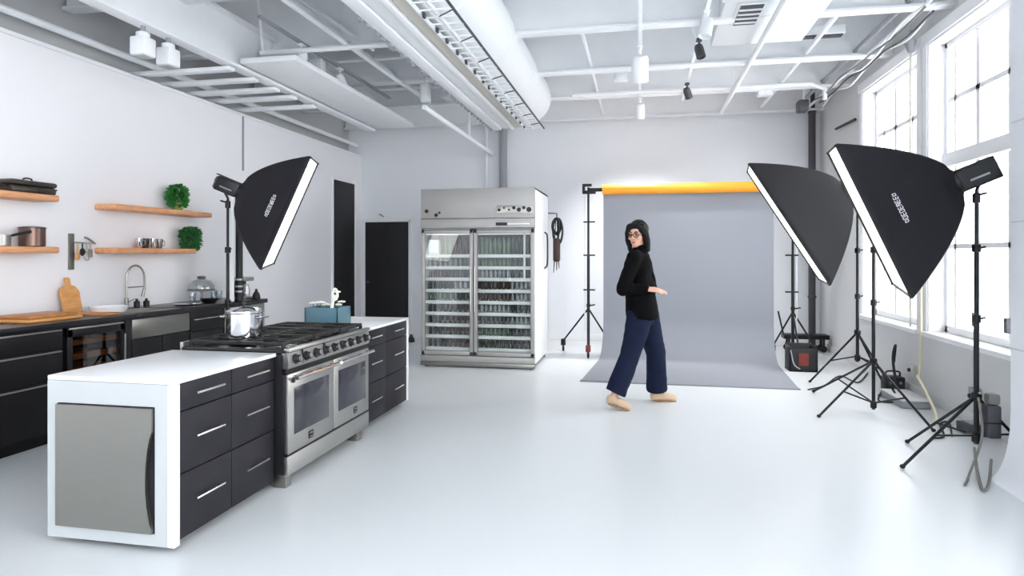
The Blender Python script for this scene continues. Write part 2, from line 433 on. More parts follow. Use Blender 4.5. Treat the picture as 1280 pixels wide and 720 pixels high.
for k in range(4):
    x = 2.44 + .07 * k; z = 3.84 + .03 * (k % 2)
    pts = [(x + random.uniform(-.022, .022), 6.2 + .6 * j + .1 * k, z - .13 + random.uniform(-.09, .05)) for j in range(7)]
    pipe(pts, .012, ['drooping grey cable beside the conduits above the near window', 'drooping pale cable tangled over the conduits', 'thin dark cable looping above the far window', 'pale cable nearest the window wall at the ceiling'][k],
         (m_cable, m_pipe, m_dgrey, m_pipe)[k], 'hanging_cable', 'ceiling cables', 'cable', 6, 6)
# diagonal braces / struts on the left
for k, (p, q, r) in enumerate((((-3.9, 5.4, 4.45), (-3.0, 6.9, 3.86), .022), ((-3.5, 7.9, 4.45), (-2.5, 8.3, 3.86), .022), ((-4.05, 6.2, 4.45), (-4.05, 6.35, 3.72), .018), ((-2.75, 8.2, 4.45), (-2.75, 8.2, 3.88), .02),
                               ((-3.3, 6.7, 4.46), (-3.3, 6.7, 3.88), .022), ((-1.15, 6.7, 4.46), (-0.95, 6.95, 3.9), .02), ((0.6, 8.2, 4.45), (0.75, 8.3, 3.86), .02))):
    tag(T([p, q], r, 8).build('ceiling_brace', m_pipe),
        ['diagonal white brace above the left softbox', 'diagonal white brace between third beam and tray', 'short white strut hanging from the deck by the left beam', 'vertical white strut on the third beam left of the tray',
         'vertical white strut on the fourth beam left of the tray', 'white hanger strut right of the duct', 'white strut by the middle spotlights'][k], 'brace', 'ceiling braces')
pipe([(-3.30, 2.0, 3.95), (-3.30, 9.5, 3.95)], .04, 'thicker white pipe along the ceiling left of the cable tray')
pipe([(-2.42, 3.0, 3.80), (-2.42, 9.4, 3.80)], .022, 'thin white pipe hugging the left side of the cable tray')
pipe([(-4.0, 7.45, 3.93), (-2.25, 7.45, 3.93)], .02, 'thin white cross pipe above the dropped panel')
pipe([(-3.85, 8.9, 3.95), (-2.5, 8.9, 3.95), (-2.42, 8.9, 3.92)], .026, 'white cross pipe near the back left above the dropped panel')
pipe([(1.95, 6.9, 3.93), (1.95, YB - .05, 3.93)], .028, 'white pipe along the ceiling left of the window conduits')
pipe([(-0.62, 6.8, 3.93), (-0.62, YB - .05, 3.93)], .024, 'thin white pipe just right of the round duct')
pipe([(2.3, 6.9, 3.98), (-.9, 6.9, 3.98)], .020, 'thin white cross pipe behind the air handler box')
for k, (x, y) in enumerate(((-3.3, 7.0), (-3.3, 8.6), (-2.42, 7.6), (1.95, 8.6), (-.62, 8.8), (1.26, 7.6), (1.26, 9.3))):
    zt_ = (3.99, 3.99, 3.82, 3.96, 3.95, 3.79, 3.79)[k]
    tag(T([(x, y, zt_), (x, y, ZC)], .010, 6).build('hanger_rod', m_pipe),
        ['hanger rod on the thicker left pipe, nearer the camera', 'hanger rod on the thicker left pipe, farther back', 'hanger rod on the thin pipe by the cable tray', 'hanger rod on the pipe left of the window conduits',
         'hanger rod on the thin pipe right of the duct', 'hanger rod on the long straight right pipe, nearer the camera', 'hanger rod on the long straight right pipe, farther back'][k], 'rod', 'pipe hanger rods')
B_ = [(-3.75, 6.95, 3.70, .10, .06, .10, 'small white box hanging by the left lighting track'), (-2.75, 8.0, 3.62, .06, .05, .12, 'white sensor box hanging left of the cable tray'), (-.25, 8.55, 3.86, .09, .06, .07, 'white junction box on the third beam right of the duct'), (1.75, 9.7, 3.86, .10, .07, .08, 'white junction box on the second beam at right')]
for x, y, z, a, b_, c_, lb in B_:
    t = thing('junction_box', (x, y, z), lb, 'box', 'small ceiling boxes')
    B(x - a, x + a, y - b_, y + b_, z - c_, z + c_, .012).build('case', m_duct, t)
    B(x - a * .6, x + a * .6, y - b_ - .006, y - b_ + .004, z - c_ * .6, z + c_ * .6, .003).build('cover_plate', m_beam, t)
    T([(x, y, z + c_), (x, y, ZC)], .010, 6).build('conduit_drop', m_pipe, t)
# deck seams (structure)
mb = MB()
for k in range(9): mb.box(-5.4 + k * .95, -5.36 + k * .95, 1.1, YB, ZC - .03, ZC)
struct('trim_5', mb, m_deck, 'ribs on the underside of the ceiling deck', 'trim')
# tracks with spot lights
def spotlight(p, aim, label, m=m_pipe, s=1.0, name='spotlight', power=0):
    p = V(p); a = V(aim).normalized()
    t = thing(name, p, label, 'spotlight', 'ceiling spotlights')
    MB().lathe([(.02 * s, 0), (.045 * s, .01), (.055 * s, .05), (.055 * s, .17 * s), (.048 * s, .17 * s), (.046 * s, .15 * s)], p + V((0, 0, -.12 * s)) - a * .06 * s, 16, a).build('lamp_body', m, t)
    T([p, p + V((0, 0, -.12 * s))], .012, 8).build('stem', m, t)
    B(p.x - .03, p.x + .03, p.y - .05, p.y + .05, p.z - .02, p.z, .004).build('track_adapter', m, t)
    if power:  # spot lamp added inside the head as fill for walls and floor
        ld = bpy.data.lights.new('lamp', 'SPOT'); ld.energy = power; ld.spot_size = math.radians(110); ld.spot_blend = 1.0; ld.shadow_soft_size = .04
        lo = bpy.data.objects.new('lamp', ld); COL.objects.link(lo)
        lo.rotation_euler = V((0, 0, -1)).rotation_difference(a).to_euler()
        lo.parent = t; lo.location = V((0, 0, -.12 * s)) + a * (.13 * s)
    return t
for k, (x, y0, y1, z, lb) in enumerate(((0.0, 5.6, 10.9, 3.81, 'white lighting track along the ceiling centre'), (0.62, 5.6, 9.9, 3.81, 'white lighting track beside the air handler box'), (-3.62, 5.6, 8.9, 3.80, 'grey lighting track over the left side of the room'))):
    tag(B(x - .02, x + .02, y0, y1, z, z + .03, .004).build('lighting_track', m_pipe if k < 2 else m_gpipe), lb, 'track', 'lighting tracks')
spotlight((0.0, 7.2, 3.81), (0, 0.5, -1), power=90, label= 'large white spotlight on the centre track', s=1.7)
spotlight((0.0, 9.6, 3.81), (0, 0.35, -1), power=300, label= 'small white spotlight on the centre track near the back wall', s=1.3)
spotlight((0.62, 7.1, 3.81), (0.2, -0.3, -1), 'black spotlight nearest the air handler box', m_dgrey, .9)
spotlight((0.62, 8.9, 3.81), (0.4, 0.6, -1), 'black spotlight farther along beside the second track end', m_dgrey, .9, power=70)
spotlight((0.62, 6.3, 3.81), (-0.2, -0.2, -1), 'white spotlight on the second track, nearest the camera', s=1.1)
spotlight((-3.62, 6.4, 3.80), (-.3, .2, -1), power=80, label= 'white spotlight on the left track nearest the camera', s=1.1)
spotlight((-3.62, 7.3, 3.80), (.2, .6, -1), power=150, label= 'white spotlight midway on the left track', s=1.1)
# two box flood heads clamped to the left beam
for k, y in enumerate((4.75, 5.05)):
    p = V((-4.17, y, 3.46))
    t = thing('ceiling_flood_light', p, ['white box flood light under the left beam, nearer the camera', 'white box flood light under the left beam, farther from the camera'][k], 'flood light', 'flood lights under the left beam')
    B(p.x - .07, p.x + .07, y - .075, y + .075, p.z - .26, p.z - .10, .015).build('lamp_body', m_beam, t)
    B(p.x - .055, p.x + .055, y - .06, y + .06, p.z - .266, p.z - .255, .004).build('lens', m_upper, t)
    MB().lathe([(.045, 0), (.055, .02), (.055, .05), (.03, .06)], (p.x, y, p.z - .11), 14).build('cap', m_beam, t)
    T([(p.x, y, p.z - .05), (p.x, y, p.z)], .02, 8).build('stem', m_gpipe, t)
# air handler box with grille
t = thing('air_handler', (1.2, 6.6, 3.6), 'white ceiling air handler box with a dark slatted grille', 'air handler')
B(.78, 1.75, 6.1, 7.55, 3.86, 4.35, .015).build('housing', m_duct, t)
B(.74, 1.79, 6.04, 6.16, 3.82, 4.4, .01).build('flange', m_duct, t)
g0, g1 = 0.93, 1.14
fr = B(g0 - .03, g1 + .03, 6.28, 6.88, 3.845, 3.86, .004).build('grille_frame', m_duct, t)
B(g0, g1, 6.32, 6.84, 3.838, 3.845).build('grille_backing', m_dgrey, fr)
mb = MB()
for k in range(4): mb.box(g0, g1, 6.40 + .115 * k, 6.43 + .115 * k, 3.828, 3.838)
mb.build('grille_slats', m_duct, fr)
for x in (.85, 1.68): T([(x, 7.2, 4.35), (x, 7.2, ZC)], .01, 6).build('hanger_rod', m_pipe, t)
# other ceiling boxes
t = thing('ceiling_unit', (-2.7, 7.4, 3.9), 'rounded white ceiling unit left of the cable tray', 'ceiling unit')
MB().lathe([(.10, 0), (.24, .05), (.27, .12), (.27, .26), (.2, .3)], (-2.75, 7.3, 3.95), 24).build('housing', m_duct, t)
B(-2.85, -2.65, 7.2, 7.4, 4.25, ZC, .01).build('mount', m_duct, t)
tag(B(-2.95, -2.45, 9.25, 9.57, 3.873, 4.12, .03).build('junction_box', m_duct), 'white duct box resting between beams near the tray end', 'box')
t = thing('linear_light', (2.0, 8.6, 3.8), 'white linear light fixture near the window wall', 'light fixture')
B(1.45, 2.25, 7.72, 7.86, 3.98, 4.08, .01).build('housing', m_beam, t)
B(1.47, 2.23, 7.74, 7.84, 3.968, 3.98).build('louvre', m_dgrey, t)
for x in (1.6, 2.1): T([(x, 7.79, 4.08), (x, 7.79, ZC)], .006, 6).build('hanger_rod', m_pipe, t)
tag(B(2.22, 2.36, 9.75, 9.95, 3.56, 3.72, .02).build('ceiling_speaker', m_dgrey), 'small dark box under the beam by the window wall corner', 'box')
tag(T([(2.31, 9.85, 3.72), (2.31, 9.85, 4.5)], .015, 8).build('hanger_pipe', m_pipe), 'white drop pipe above the small dark box', 'pipe')
# vertical pipes
def vpipe(px, Y, r, z0, z1, m, label):
    x = x_on_y(px, Y)
    t = thing('standpipe', (x, Y, z0), label, 'pipe')
    T([(x, Y, z0), (x, Y, z1)], r, 16).build('tube', m, t)
    for z in (z0 + .8, z1 - .7): MB().lathe([(r + .002, 0), (r + .012, .01), (r + .012, .04), (r + .002, .05)], (x, Y, z), 16).build('pipe_collar', m, t)
vpipe(629, 11.17, .07, 0, ZC, m_gpipe, 'thick grey vertical pipe behind the tall fridge')
vpipe(1015, 11.15, .055, 0, ZC, m_dgrey, 'dark vertical pipe in the back right corner')
vpipe(608, 11.22, .022, 0, ZC, m_pipe, 'thin white vertical pipe left of the thick grey one')
t = thing('hanging_rod', (2.8, 7.7, 1.2), 'thin brownish rod with a cone cap hanging before the far window', 'rod')
hy = y_on_x(1138, 2.78)
T([(2.78, hy, .75), (2.78, hy, 3.7)], .011, 8).build('rod', m_beige, t)
MB().lathe([(.012, 0), (.03, .02), (.055, .1), (.055, .13)], (2.78, hy, 3.62), 14).build('cone_cap', m_gpipe, t)
T([(2.78, hy, 3.74), (2.78, hy, 3.86)], .008, 6).build('hook', m_gpipe, t)
# short conduit on the left wall and dark bar on right wall
cy = y_on_x(304, XL + .012)
pipe([(XL + .012, cy, 2.62), (XL + .012, cy, 3.34)], .012, 'thin grey conduit on the left wall above the softbox', m_gpipe, 'wall_mount_conduit', None)
bya, byb = y_on_x(1045, XR - .05), y_on_x(1069, XR - .05)
tag(T([(XR - .05, bya, z_at(161, XR, bya)), (XR - .05, byb, z_at(149, XR, byb))], .02, 8).build('wall_bracket', m_stand), 'short black bar fixed high on the right wall near the corner', 'bracket')

# ------------------------------------------------------------------ kitchen island
IX0, IX1 = -3.025, -2.29
IT = 0.875
def bar_handle(mb, x, y0, y1, z):
    mb.tube([(x + .028, y0, z), (x + .028, y1, z)], .0065, 8)
    for y in (y0 + .025, y1 - .025): mb.tube([(x - .002, y, z), (x + .028, y, z)], .005, 6)
    return mb
def drawer_unit(label, y0, y1, cols, handles=True):
    t = thing('drawer_cabinet', ((IX0 + IX1) / 2, (y0 + y1) / 2, 0), label, 'cabinet', 'island cabinets')
    B(IX0 + .02, IX1 - .022, y0, y1, .07, IT - .026).build('body', m_char, t)
    B(IX0 + .1, IX1 - .1, y0 + .05, y1 - .05, 0, .07).build('plinth', m_black, t)
    rows = ((.055, .382), (.388, .70), (.706, IT - .028))
    for a, b in cols:
        for z0, z1 in rows:
            d = B(IX1 - .021, IX1, a + .003, b - .003, z0, z1, .002).build('drawer', m_char, t)
            c = (a + b) / 2; zc = z0 + (z1 - z0) * .55
            bar_handle(MB(), IX1, c - .115, c + .115, zc).build('drawer_handle', m_chrome, d)['label'] = 'steel bar handle'
    return t
drawer_unit('charcoal six-drawer island cabinet at the near white end', 2.845, 3.71, ((2.845, 3.275), (3.275, 3.71)))
drawer_unit('charcoal six-drawer island cabinet at the far end beyond the range', 5.0, 6.07, ((5.0, 5.54), (5.54, 6.07)))
# near worktop with waterfall end panel
mb = B(IX0 - .01, IX1 + .012, 2.80, 3.715, IT - .025, IT, .006)
px0, px1, pz0, pz1 = -2.975, -2.392, .095, .735
mb.box(IX1 - .03, IX1 + .012, 2.80, 2.842, .035, IT - .026, .004)
wt = tag(mb.build('island_worktop', m_quartz), 'white worktop of the near island end folding down as end panel', 'worktop', 'island worktops')
mb = B(IX0 - .01, px0, 2.803, 2.842, .035, IT - .026); mb.box(px1, IX1 - .031, 2.803, 2.842, .035, IT - .026)
mb.box(px0, px1, 2.803, 2.842, pz1, IT - .026); mb.box(px0, px1, 2.803, 2.842, .035, pz0)
mb.build('end_panel', m_endpanel, wt)['label'] = 'light grey end panel'
mb = B(IX0 - .01, IX1 + .012, 4.985, 6.10, IT - .025, IT, .006); mb.box(IX0 - .01, IX1 + .012, 6.072, 6.10, .05, IT - .026, .004)
tag(mb.build('island_worktop', m_quartz), 'white worktop of the far island end with the teal box', 'worktop', 'island worktops')
t = thing('undercounter_fridge', ((px0 + px1) / 2, 2.8, .1), 'stainless under-counter appliance door set in the white island end', 'appliance')
B(px0 + .004, px1 - .004, 2.802, 2.843, pz0 + .004, pz1 - .004).build('recess', m_black, t)
poly = [(px0 + .006, 0, pz0 + .006), (px0 + .006, 0, pz1 - .006), (px1 - .006, 0, pz1 - .006)]
for i in range(13):
    s = i / 12
    poly.append((px1 - .006 - .036 * math.sin(PI * min(1, s * 1.0)) ** .8 * (1 if s > .0 else 0), 0, pz1 - .12 - (pz1 - pz0 - .14) * s))
poly.append((px1 - .006, 0, pz0 + .006))
d = MB().prism([V((p[0], 2.785, p[2])) for p in poly], (0, .02, 0)).build('door', m_steeld, t, False)
pts = []
for i in range(13):
    s = i / 12
    pts.append((px1 - .012 - .034 * math.sin(PI * s), 2.79, pz1 - .12 - (pz1 - pz0 - .14) * s))
T(pts, .005, 8).build('door_handle', m_enamel, d)
# range
RX = -2.205; ry0, ry1 = 3.725, 4.975
t = thing('range_cooker', (-2.55, (ry0 + ry1) / 2, 0), 'wide stainless double-oven range built into the island', 'range')
B(-2.98, RX - .03, ry0, ry1, .09, .865, .004).build('body', m_black, t)
mb = B(-2.98, RX - .005, ry0, ry1, .866, .895, .005)
mb.build('cooktop', m_enamel, t)
B(-2.99, -2.965, ry0, ry1, .866, .925, .004).build('back_trim', m_steel, t)
B(RX - .03, RX + .012, ry0, ry1, .878, .902, .006).build('front_trim', m_steel, t)
cp = MB().prism([(RX - .04, ry0, .77), (RX - .002, ry0, .77), (RX + .006, ry0, .80), (RX - .006, ry0, .877), (RX - .04, ry0, .877)], (0, ry1 - ry0, 0)).build('control_panel', m_steel, t, False)
mb = MB()
for y in (ry0 + .18, ry0 + .48): mb.box(RX - .005, RX + .006, y - .003, y + .003, .785, .877)
mb.build('panel_gap', m_black, cp)
for k in range(9):
    y = ry0 + .09 + k * (ry1 - ry0 - .18) / 8
    kb = MB().lathe([(.034, 0), (.034, .006), (.026, .008), (.024, .034), (.021, .038), (.004, .039)], (RX + .002, y, .825), 16, (1, 0, .12)).build('knob', m_iron, t)
    MB().lathe([(.018, 0), (.018, .004), (.004, .005)], V((RX + .002, y, .825)) + V((1, 0, .12)).normalized() * .039, 14, (1, 0, .12)).build('knob_cap', m_chrome, kb)
B(RX - .04, RX - .012, ry0, ry1, .735, .77).build('vent_gap', m_black, t)
ymid = (ry0 + ry1) / 2
for k, (a, b) in enumerate(((ry0 + .006, ymid - .006), (ymid + .006, ry1 - .006))):
    d = B(RX - .03, RX, a, b, .222, .735, .006).build('oven_door', m_steel, t)
    d['label'] = ['left oven door', 'right oven door'][k]
    B(RX - .004, RX + .003, a + .07, b - .07, .335, .64, .003).build('oven_window', m_ovenglass, d)
    mb = T([(RX + .05, a + .02, .712), (RX + .05, b - .02, .712)], .013, 10)
    for y in (a + .06, b - .06): mb.tube([(RX - .002, y, .712), (RX + .05, y, .712)], .009, 8)
    mb.build('oven_handle', m_chrome, d)
    yb = (a + b) / 2 - (.02 if k == 0 else -.05)
    bd = B(RX - .001, RX + .004, yb - .03, yb + .03, .255, .305, .002).build('badge', m_char, d)
    mb = MB()
    for j in range(3): mb.box(RX + .003, RX + .005, yb - .02 + .014 * j, yb - .012 + .014 * j, .285, .298)
    mb.box(RX + .003, RX + .005, yb - .022, yb + .022, .264, .27)
    mb.build('badge_mark', m_steel, bd)
MB().lathe([(.016, 0), (.016, .012), (.01, .016)], (RX, ry0 + .06, .69), 14, (1, 0, 0)).build('thermometer', m_iron, t)
B(RX - .03, RX - .003, ry0, ry1, .209, .221).build('toe_gap', m_black, t)
B(RX - .03, RX, ry0 + .002, ry1 - .002, .085, .208, .005).build('toe_panel', m_steel, t)
for x in (RX - .06, -2.92):
    for y in (ry0 + .02, ry1 - .16):
        B(x - .06, x + .035, y, y + .07, 0, .09, .006).build('foot', m_steeld, t)
# cast iron grates (three over six burners) + griddle
for k in range(3):
    y0 = ry0 + .03 + k * .40; y1 = y0 + .385
    g = MB()
    for x in (-2.93, -2.58, -2.26): g.box(x - .008, x + .008, y0, y1, .915, .938, .003)
    for y in (y0 + .008, (y0 + y1) / 2, y1 - .008): g.box(-2.93, -2.26, y - .008, y + .008, .915, .938, .003)
    for xc in (-2.75, -2.41):
        for yc in (y0 + .1, y1 - .1):
            g.box(xc - .16, xc - .05, yc - .006, yc + .006, .915, .938); g.box(xc + .05, xc + .16, yc - .006, yc + .006, .915, .938)
    for x in (-2.93, -2.26):
        for y in (y0 + .01, y1 - .01): g.box(x - .01, x + .01, y - .01, y + .01, .895, .916)
    g.build('grate', m_iron, t)
    for xc in (-2.75, -2.41):
        MB().lathe([(.06, 0), (.06, .008), (.04, .012), (.04, .018), (.01, .02)], (xc, (y0 + y1) / 2 , .895), 18).build('burner', m_iron, t)
# stock pot on the range
px, py_ = -2.665, 3.95
t = thing('stock_pot', (px, py_, .938), 'shiny steel stock pot on the near end of the range', 'pot')
MB().lathe([(.10, 0), (.115, .004), (.118, .02), (.118, .165), (.123, .17), (.123, .175), (.114, .175), (.112, .02), (.1, .01)], (px, py_, .9385), 32).build('pot_body', m_chrome, t)
for s in (-1, 1):
    T([(px + s * .115, py_ - .045, 1.075), (px + s * .155, py_ - .04, 1.08), (px + s * .155, py_ + .04, 1.08), (px + s * .115, py_ + .045, 1.075)], .007, 8, 5).build('pot_handle', m_chrome, t)
lid = MB().lathe([(.12, 0), (.12, .006), (.09, .022), (.03, .034), (.004, .036)], (px, py_, 1.1135), 32).build('lid', m_chrome, t)
MB().lathe([(.008, 0), (.008, .015), (.02, .02), (.02, .03), (.004, .034)], (px, py_, 1.148), 14).build('lid_knob', m_iron, lid)
# teal planter with white flowers
bx0, bx1, by0, by1 = -2.86, -2.55, 5.10, 5.36
t = thing('planter_box', ((bx0 + bx1) / 2, (by0 + by1) / 2, IT), 'teal planter box of white orchids on the far island worktop', 'planter')
mb = B(bx0, bx1, by0, by0 + .012, IT, IT + .17, .003); mb.box(bx0, bx1, by1 - .012, by1, IT, IT + .17, .003); mb.box(bx0, bx0 + .012, by0, by1, IT, IT + .17, .003); mb.box(bx1 - .012, bx1, by0, by1, IT, IT + .17, .003); mb.box(bx0, bx1, by0, by1, IT, IT + .02)
mb.build('box', m_teal, t)
B(bx0 + .012, bx1 - .012, by0 + .012, by1 - .012, IT + .02, IT + .155).build('soil', m_soil, t)
random.seed(3)
stems = []
for k in range(9):
    c = V((bx0 + .03 + .03 * k, by0 + .05 + random.uniform(0, .14), IT + .155))
    h = random.uniform(.025, .06)
    if k in (5, 6): h = .10 + .04 * (k - 5)
    stems.append((c, h))
mb = MB()
for c, h in stems: mb.tube([c, c + V((.01, 0, h))], .003, 6)
mb.build('stems', m_leaf2, t)
for c, h in stems:
    mb = MB(); q = c + V((.01, 0, h))
    for a in range(5):
        an = a * 2 * PI / 5 + random.random()
        mb.ball(q + V((math.cos(an) * .02, math.sin(an) * .02, .005)), .019, 1, (1, 1, .5))
    mb.ball(q + V((0, 0, .01)), .01, 1)
    mb.build('flower', m_petal, t)
# tall white flower spike
T([(-2.63, 5.15, IT + .15), (-2.62, 5.15, IT + .21), (-2.6, 5.15, IT + .28)], (.016, .012), 10, 4).build('flower_spike', m_petal, t)
mb = MB()
for a in range(16):
    an = a * 2 * PI / 16
    mb.ball(V((-2.598 + math.cos(an) * .022, 5.15, IT + .285 + math.sin(an) * .045)), .014, 1)
mb.build('spathe', m_petal, t)

# ------------------------------------------------------------------ left counter
LX = -4.54; LT = 0.965
def pull(y0, y1, z): return B(LX - .002, LX + .016, y0, y1, z - .006, z + .006, .003)
t = thing('base_cabinet', ((LX + XL) / 2, 3.6, 0), 'black base cabinet with three wide drawers at the left frame edge', 'cabinet', 'left counter cabinets')
B(XL + .01, LX - .022, 2.6, 4.33, .10, LT - .05).build('body', m_black, t)
B(XL + .05, LX - .08, 2.6, 4.33, 0, .10).build('plinth', m_black, t)
for z0, z1 in ((.105, .225), (.232, .575), (.582, .825)):
    pass
for a, b in ((2.6, 3.46), (3.46, 4.33)):
    for z0, z1 in ((.105, .50), (.505, .745), (.75, LT - .052)):
        d = B(LX - .021, LX, a + .003, b - .003, z0, z1, .002).build('drawer', m_black, t)
        pull(a + .02, b - .02, z1 - .012).build('drawer_pull', m_steel, d)
# wine cooler
wy0, wy1 = 4.37, 4.95
t = thing('wine_cooler', ((LX + XL) / 2, (wy0 + wy1) / 2, 0), 'black glass-door wine cooler with wooden racks under the left counter', 'wine cooler')
mb = B(XL + .02, LX - .03, wy0, wy0 + .03, .1, LT - .05); mb.box(XL + .02, LX - .03, wy1 - .03, wy1, .1, LT - .05); mb.box(XL + .02, XL + .05, wy0, wy1, .1, LT - .05); mb.box(XL + .02, LX - .03, wy0, wy1, .1, .14); mb.box(XL + .02, LX - .03, wy0, wy1, .86, LT - .05)
mb.build('body', m_black, t)
B(XL + .08, LX - .08, wy0 + .01, wy1 - .01, 0, .1).build('plinth', m_black, t)
mb = B(LX - .028, LX, wy0, wy0 + .05, .11, LT - .06, .003); mb.box(LX - .028, LX, wy1 - .035, wy1, .11, LT - .06, .003); mb.box(LX - .028, LX, wy0, wy1, .83, LT - .06, .003); mb.box(LX - .028, LX, wy0, wy1, .11, .17, .003)
d = mb.build('door', m_black, t)
B(LX - .016, LX - .01, wy0 + .05, wy1 - .035, .17, .83).build('door_glass', m_dglass, d)
B(LX, LX + .006, wy0 + .01, wy1 - .005, LT - .075, LT - .06, .002).build('door_trim', m_steel, d)
T([(LX + .03, wy1 - .02, .2), (LX + .03, wy1 - .02, .8)], .007, 8).build('door_handle', m_steel, d)
for z in (.30, .42, .54, .655, .775):
    mb = B(LX - .06, LX - .035, wy0 + .04, wy1 - .04, z - .022, z + .022, .004)
    for k in range(6): mb.box(XL + .06, LX - .06, wy0 + .06 + .09 * k, wy0 + .08 + .09 * k, z - .01, z + .01)
    mb.build('rack', m_board, t)
B(XL + .06, XL + .09, wy0 + .05, wy1 - .05, .848, .858).build('lamp', m_led, t)
# sink base
t = thing('sink_cabinet', ((LX + XL) / 2, 5.4, 0), 'black sink cabinet with a brushed steel apron panel', 'cabinet', 'left counter cabinets')
B(XL + .01, LX - .022, 4.96, 5.81, .10, LT - .21).build('body', m_black, t)
B(LX - .07, LX - .022, 4.96, 5.81, LT - .2, LT - .05).build('rail', m_black, t)
B(XL + .05, LX - .08, 4.96, 5.81, 0, .10).build('plinth', m_black, t)
B(LX - .021, LX, 4.965, 5.035, .105, LT - .052, .002).build('filler', m_black, t)
B(LX - .021, LX + .004, 5.04, 5.80, .73, LT - .055, .004).build('apron', m_steeld, t)['label'] = 'brushed steel apron panel'
for a, b in ((5.04, 5.42), (5.42, 5.80)): B(LX - .021, LX, a + .003, b - .003, .105, .724, .002).build('door', m_black, t)
t = thing('drawer_cabinet', ((LX + XL) / 2, 6.1, 0), 'black drawer cabinet between the sink and the end oven', 'cabinet', 'left counter cabinets')
B(XL + .01, LX - .022, 5.815, 6.36, .10, LT - .05).build('body', m_black, t)
B(XL + .05, LX - .08, 5.815, 6.36, 0, .10).build('plinth', m_black, t)
for z0, z1 in ((.105, .42), (.426, .70), (.706, LT - .052)):
    d = B(LX - .021, LX, 5.818, 6.357, z0, z1, .002).build('drawer', m_black, t)
    pull(5.86, 6.24, z0 + (z1 - z0) * .6).build('drawer_pull', m_chrome, d)
# end oven
oy0, oy1 = 6.37, 7.15
t = thing('wall_oven', ((LX + XL) / 2, (oy0 + oy1) / 2, 0), 'black oven with steel frame at the far end of the left counter', 'oven')
B(XL + .01, LX - .03, oy0, oy1, .0, LT - .05).build('body', m_black, t)
B(LX - .03, LX, oy0 + .01, oy1 - .01, .80, LT - .055, .004).build('control_panel', m_steel, t)
d = B(LX - .03, LX, oy0 + .01, oy1 - .01, .18, .79, .004).build('oven_door', m_steel, t)
B(LX - .004, LX + .003, oy0 + .09, oy1 - .09, .30, .70, .003).build('oven_window', m_enamel, d)
mb = T([(LX + .04, oy0 + .04, .755), (LX + .04, oy1 - .04, .755)], .011, 8)
for y in (oy0 + .08, oy1 - .08): mb.tube([(LX - .002, y, .755), (LX + .04, y, .755)], .007, 6)
mb.build('oven_handle', m_chrome, d)
for k in range(5): MB().lathe([(.02, 0), (.018, .02), (.004, .022)], (LX, oy0 + .13 + .13 * k, .86), 12, (1, 0, 0)).build('knob', m_chrome, t)
# black worktop with sink cutout
mb = MB()
sy0, sy1, sx0, sx1 = 5.08, 5.70, -5.02, -4.64
for a in ((XL + .005, LX + .02, 2.6, sy0), (XL + .005, LX + .02, sy1, 7.18), (XL + .005, sx0, sy0, sy1), (sx1, LX + .02, sy0, sy1)):
    mb.box(*a, LT - .05, LT, .004)
tag(mb.build('counter_worktop', m_counter), 'long black stone worktop along the left wall', 'worktop')
mb = MB()
sx0 += .004; sx1 -= .004; sy0 += .004; sy1 -= .004
for a in ((sx0, sx1, sy0, sy0 + .01), (sx0, sx1, sy1 - .01, sy1), (sx0, sx0 + .01, sy0, sy1), (sx1 - .01, sx1, sy0, sy1)): mb.box(*a, LT - .18, LT - .004)
mb.box(sx0, sx1, sy0, sy1, LT - .19, LT - .18)
tag(mb.build('sink', m_steel), 'steel sink basin sunk in the black worktop', 'sink')
# faucet with spring arc
fx, fy = -5.06, y_on_x(158, -5.06)
t = thing('faucet', (fx, fy, LT), 'tall grey spring faucet arching over the sink', 'faucet')
MB().lathe([(.03, 0), (.03, .012), (.02, .02), (.02, .1), (.012, .11)], (fx, fy, LT), 16).build('base', m_steeld, t)
H = .40
pts = [(fx, fy, LT + .1), (fx, fy, LT + .2), (fx, fy, LT + H - .1)] + [(fx + .0 + .03 * (1 - math.cos(a)), fy + .085 * (1 - math.cos(a)), LT + H - .1 + .13 * math.sin(a)) for a in [PI * k / 10 for k in range(1, 11)]]
pts += [(fx + .06, fy + .172, LT + H - .2)]
T(pts, .010, 10, 2).build('spout', m_steeld, t)
T([(fx + .06, fy + .172, LT + H - .2), (fx + .055, fy + .15, LT + H - .29)], (.013, .017), 12).build('spray_head', m_steeld, t)
T([(fx, fy, LT + .21), (fx + .055, fy + .165, LT + .215)], .006, 8).build('support_arm', m_steeld, t)
T([(fx, fy, LT + .06), (fx + .03, fy + .08, LT + .09)], .006, 8).build('lever', m_steeld, t)
# cups by the faucet
for k, (px, X, lb, m) in enumerate(((171, -5.03, 'small black cup just right of the faucet base', m_iron), (183, -4.98, 'tiny dark soap bottle on the sink edge', m_iron))):
    y = y_on_x(px, X)
    tag(MB().lathe([(.022, 0), (.028, .005), (.03, .06), (.012, .075), (.012, .09), (.004, .092)], (X, y, LT + .0005), 16).build(('cup', 'soap_bottle')[k], m), lb, ('cup', 'bottle')[k])
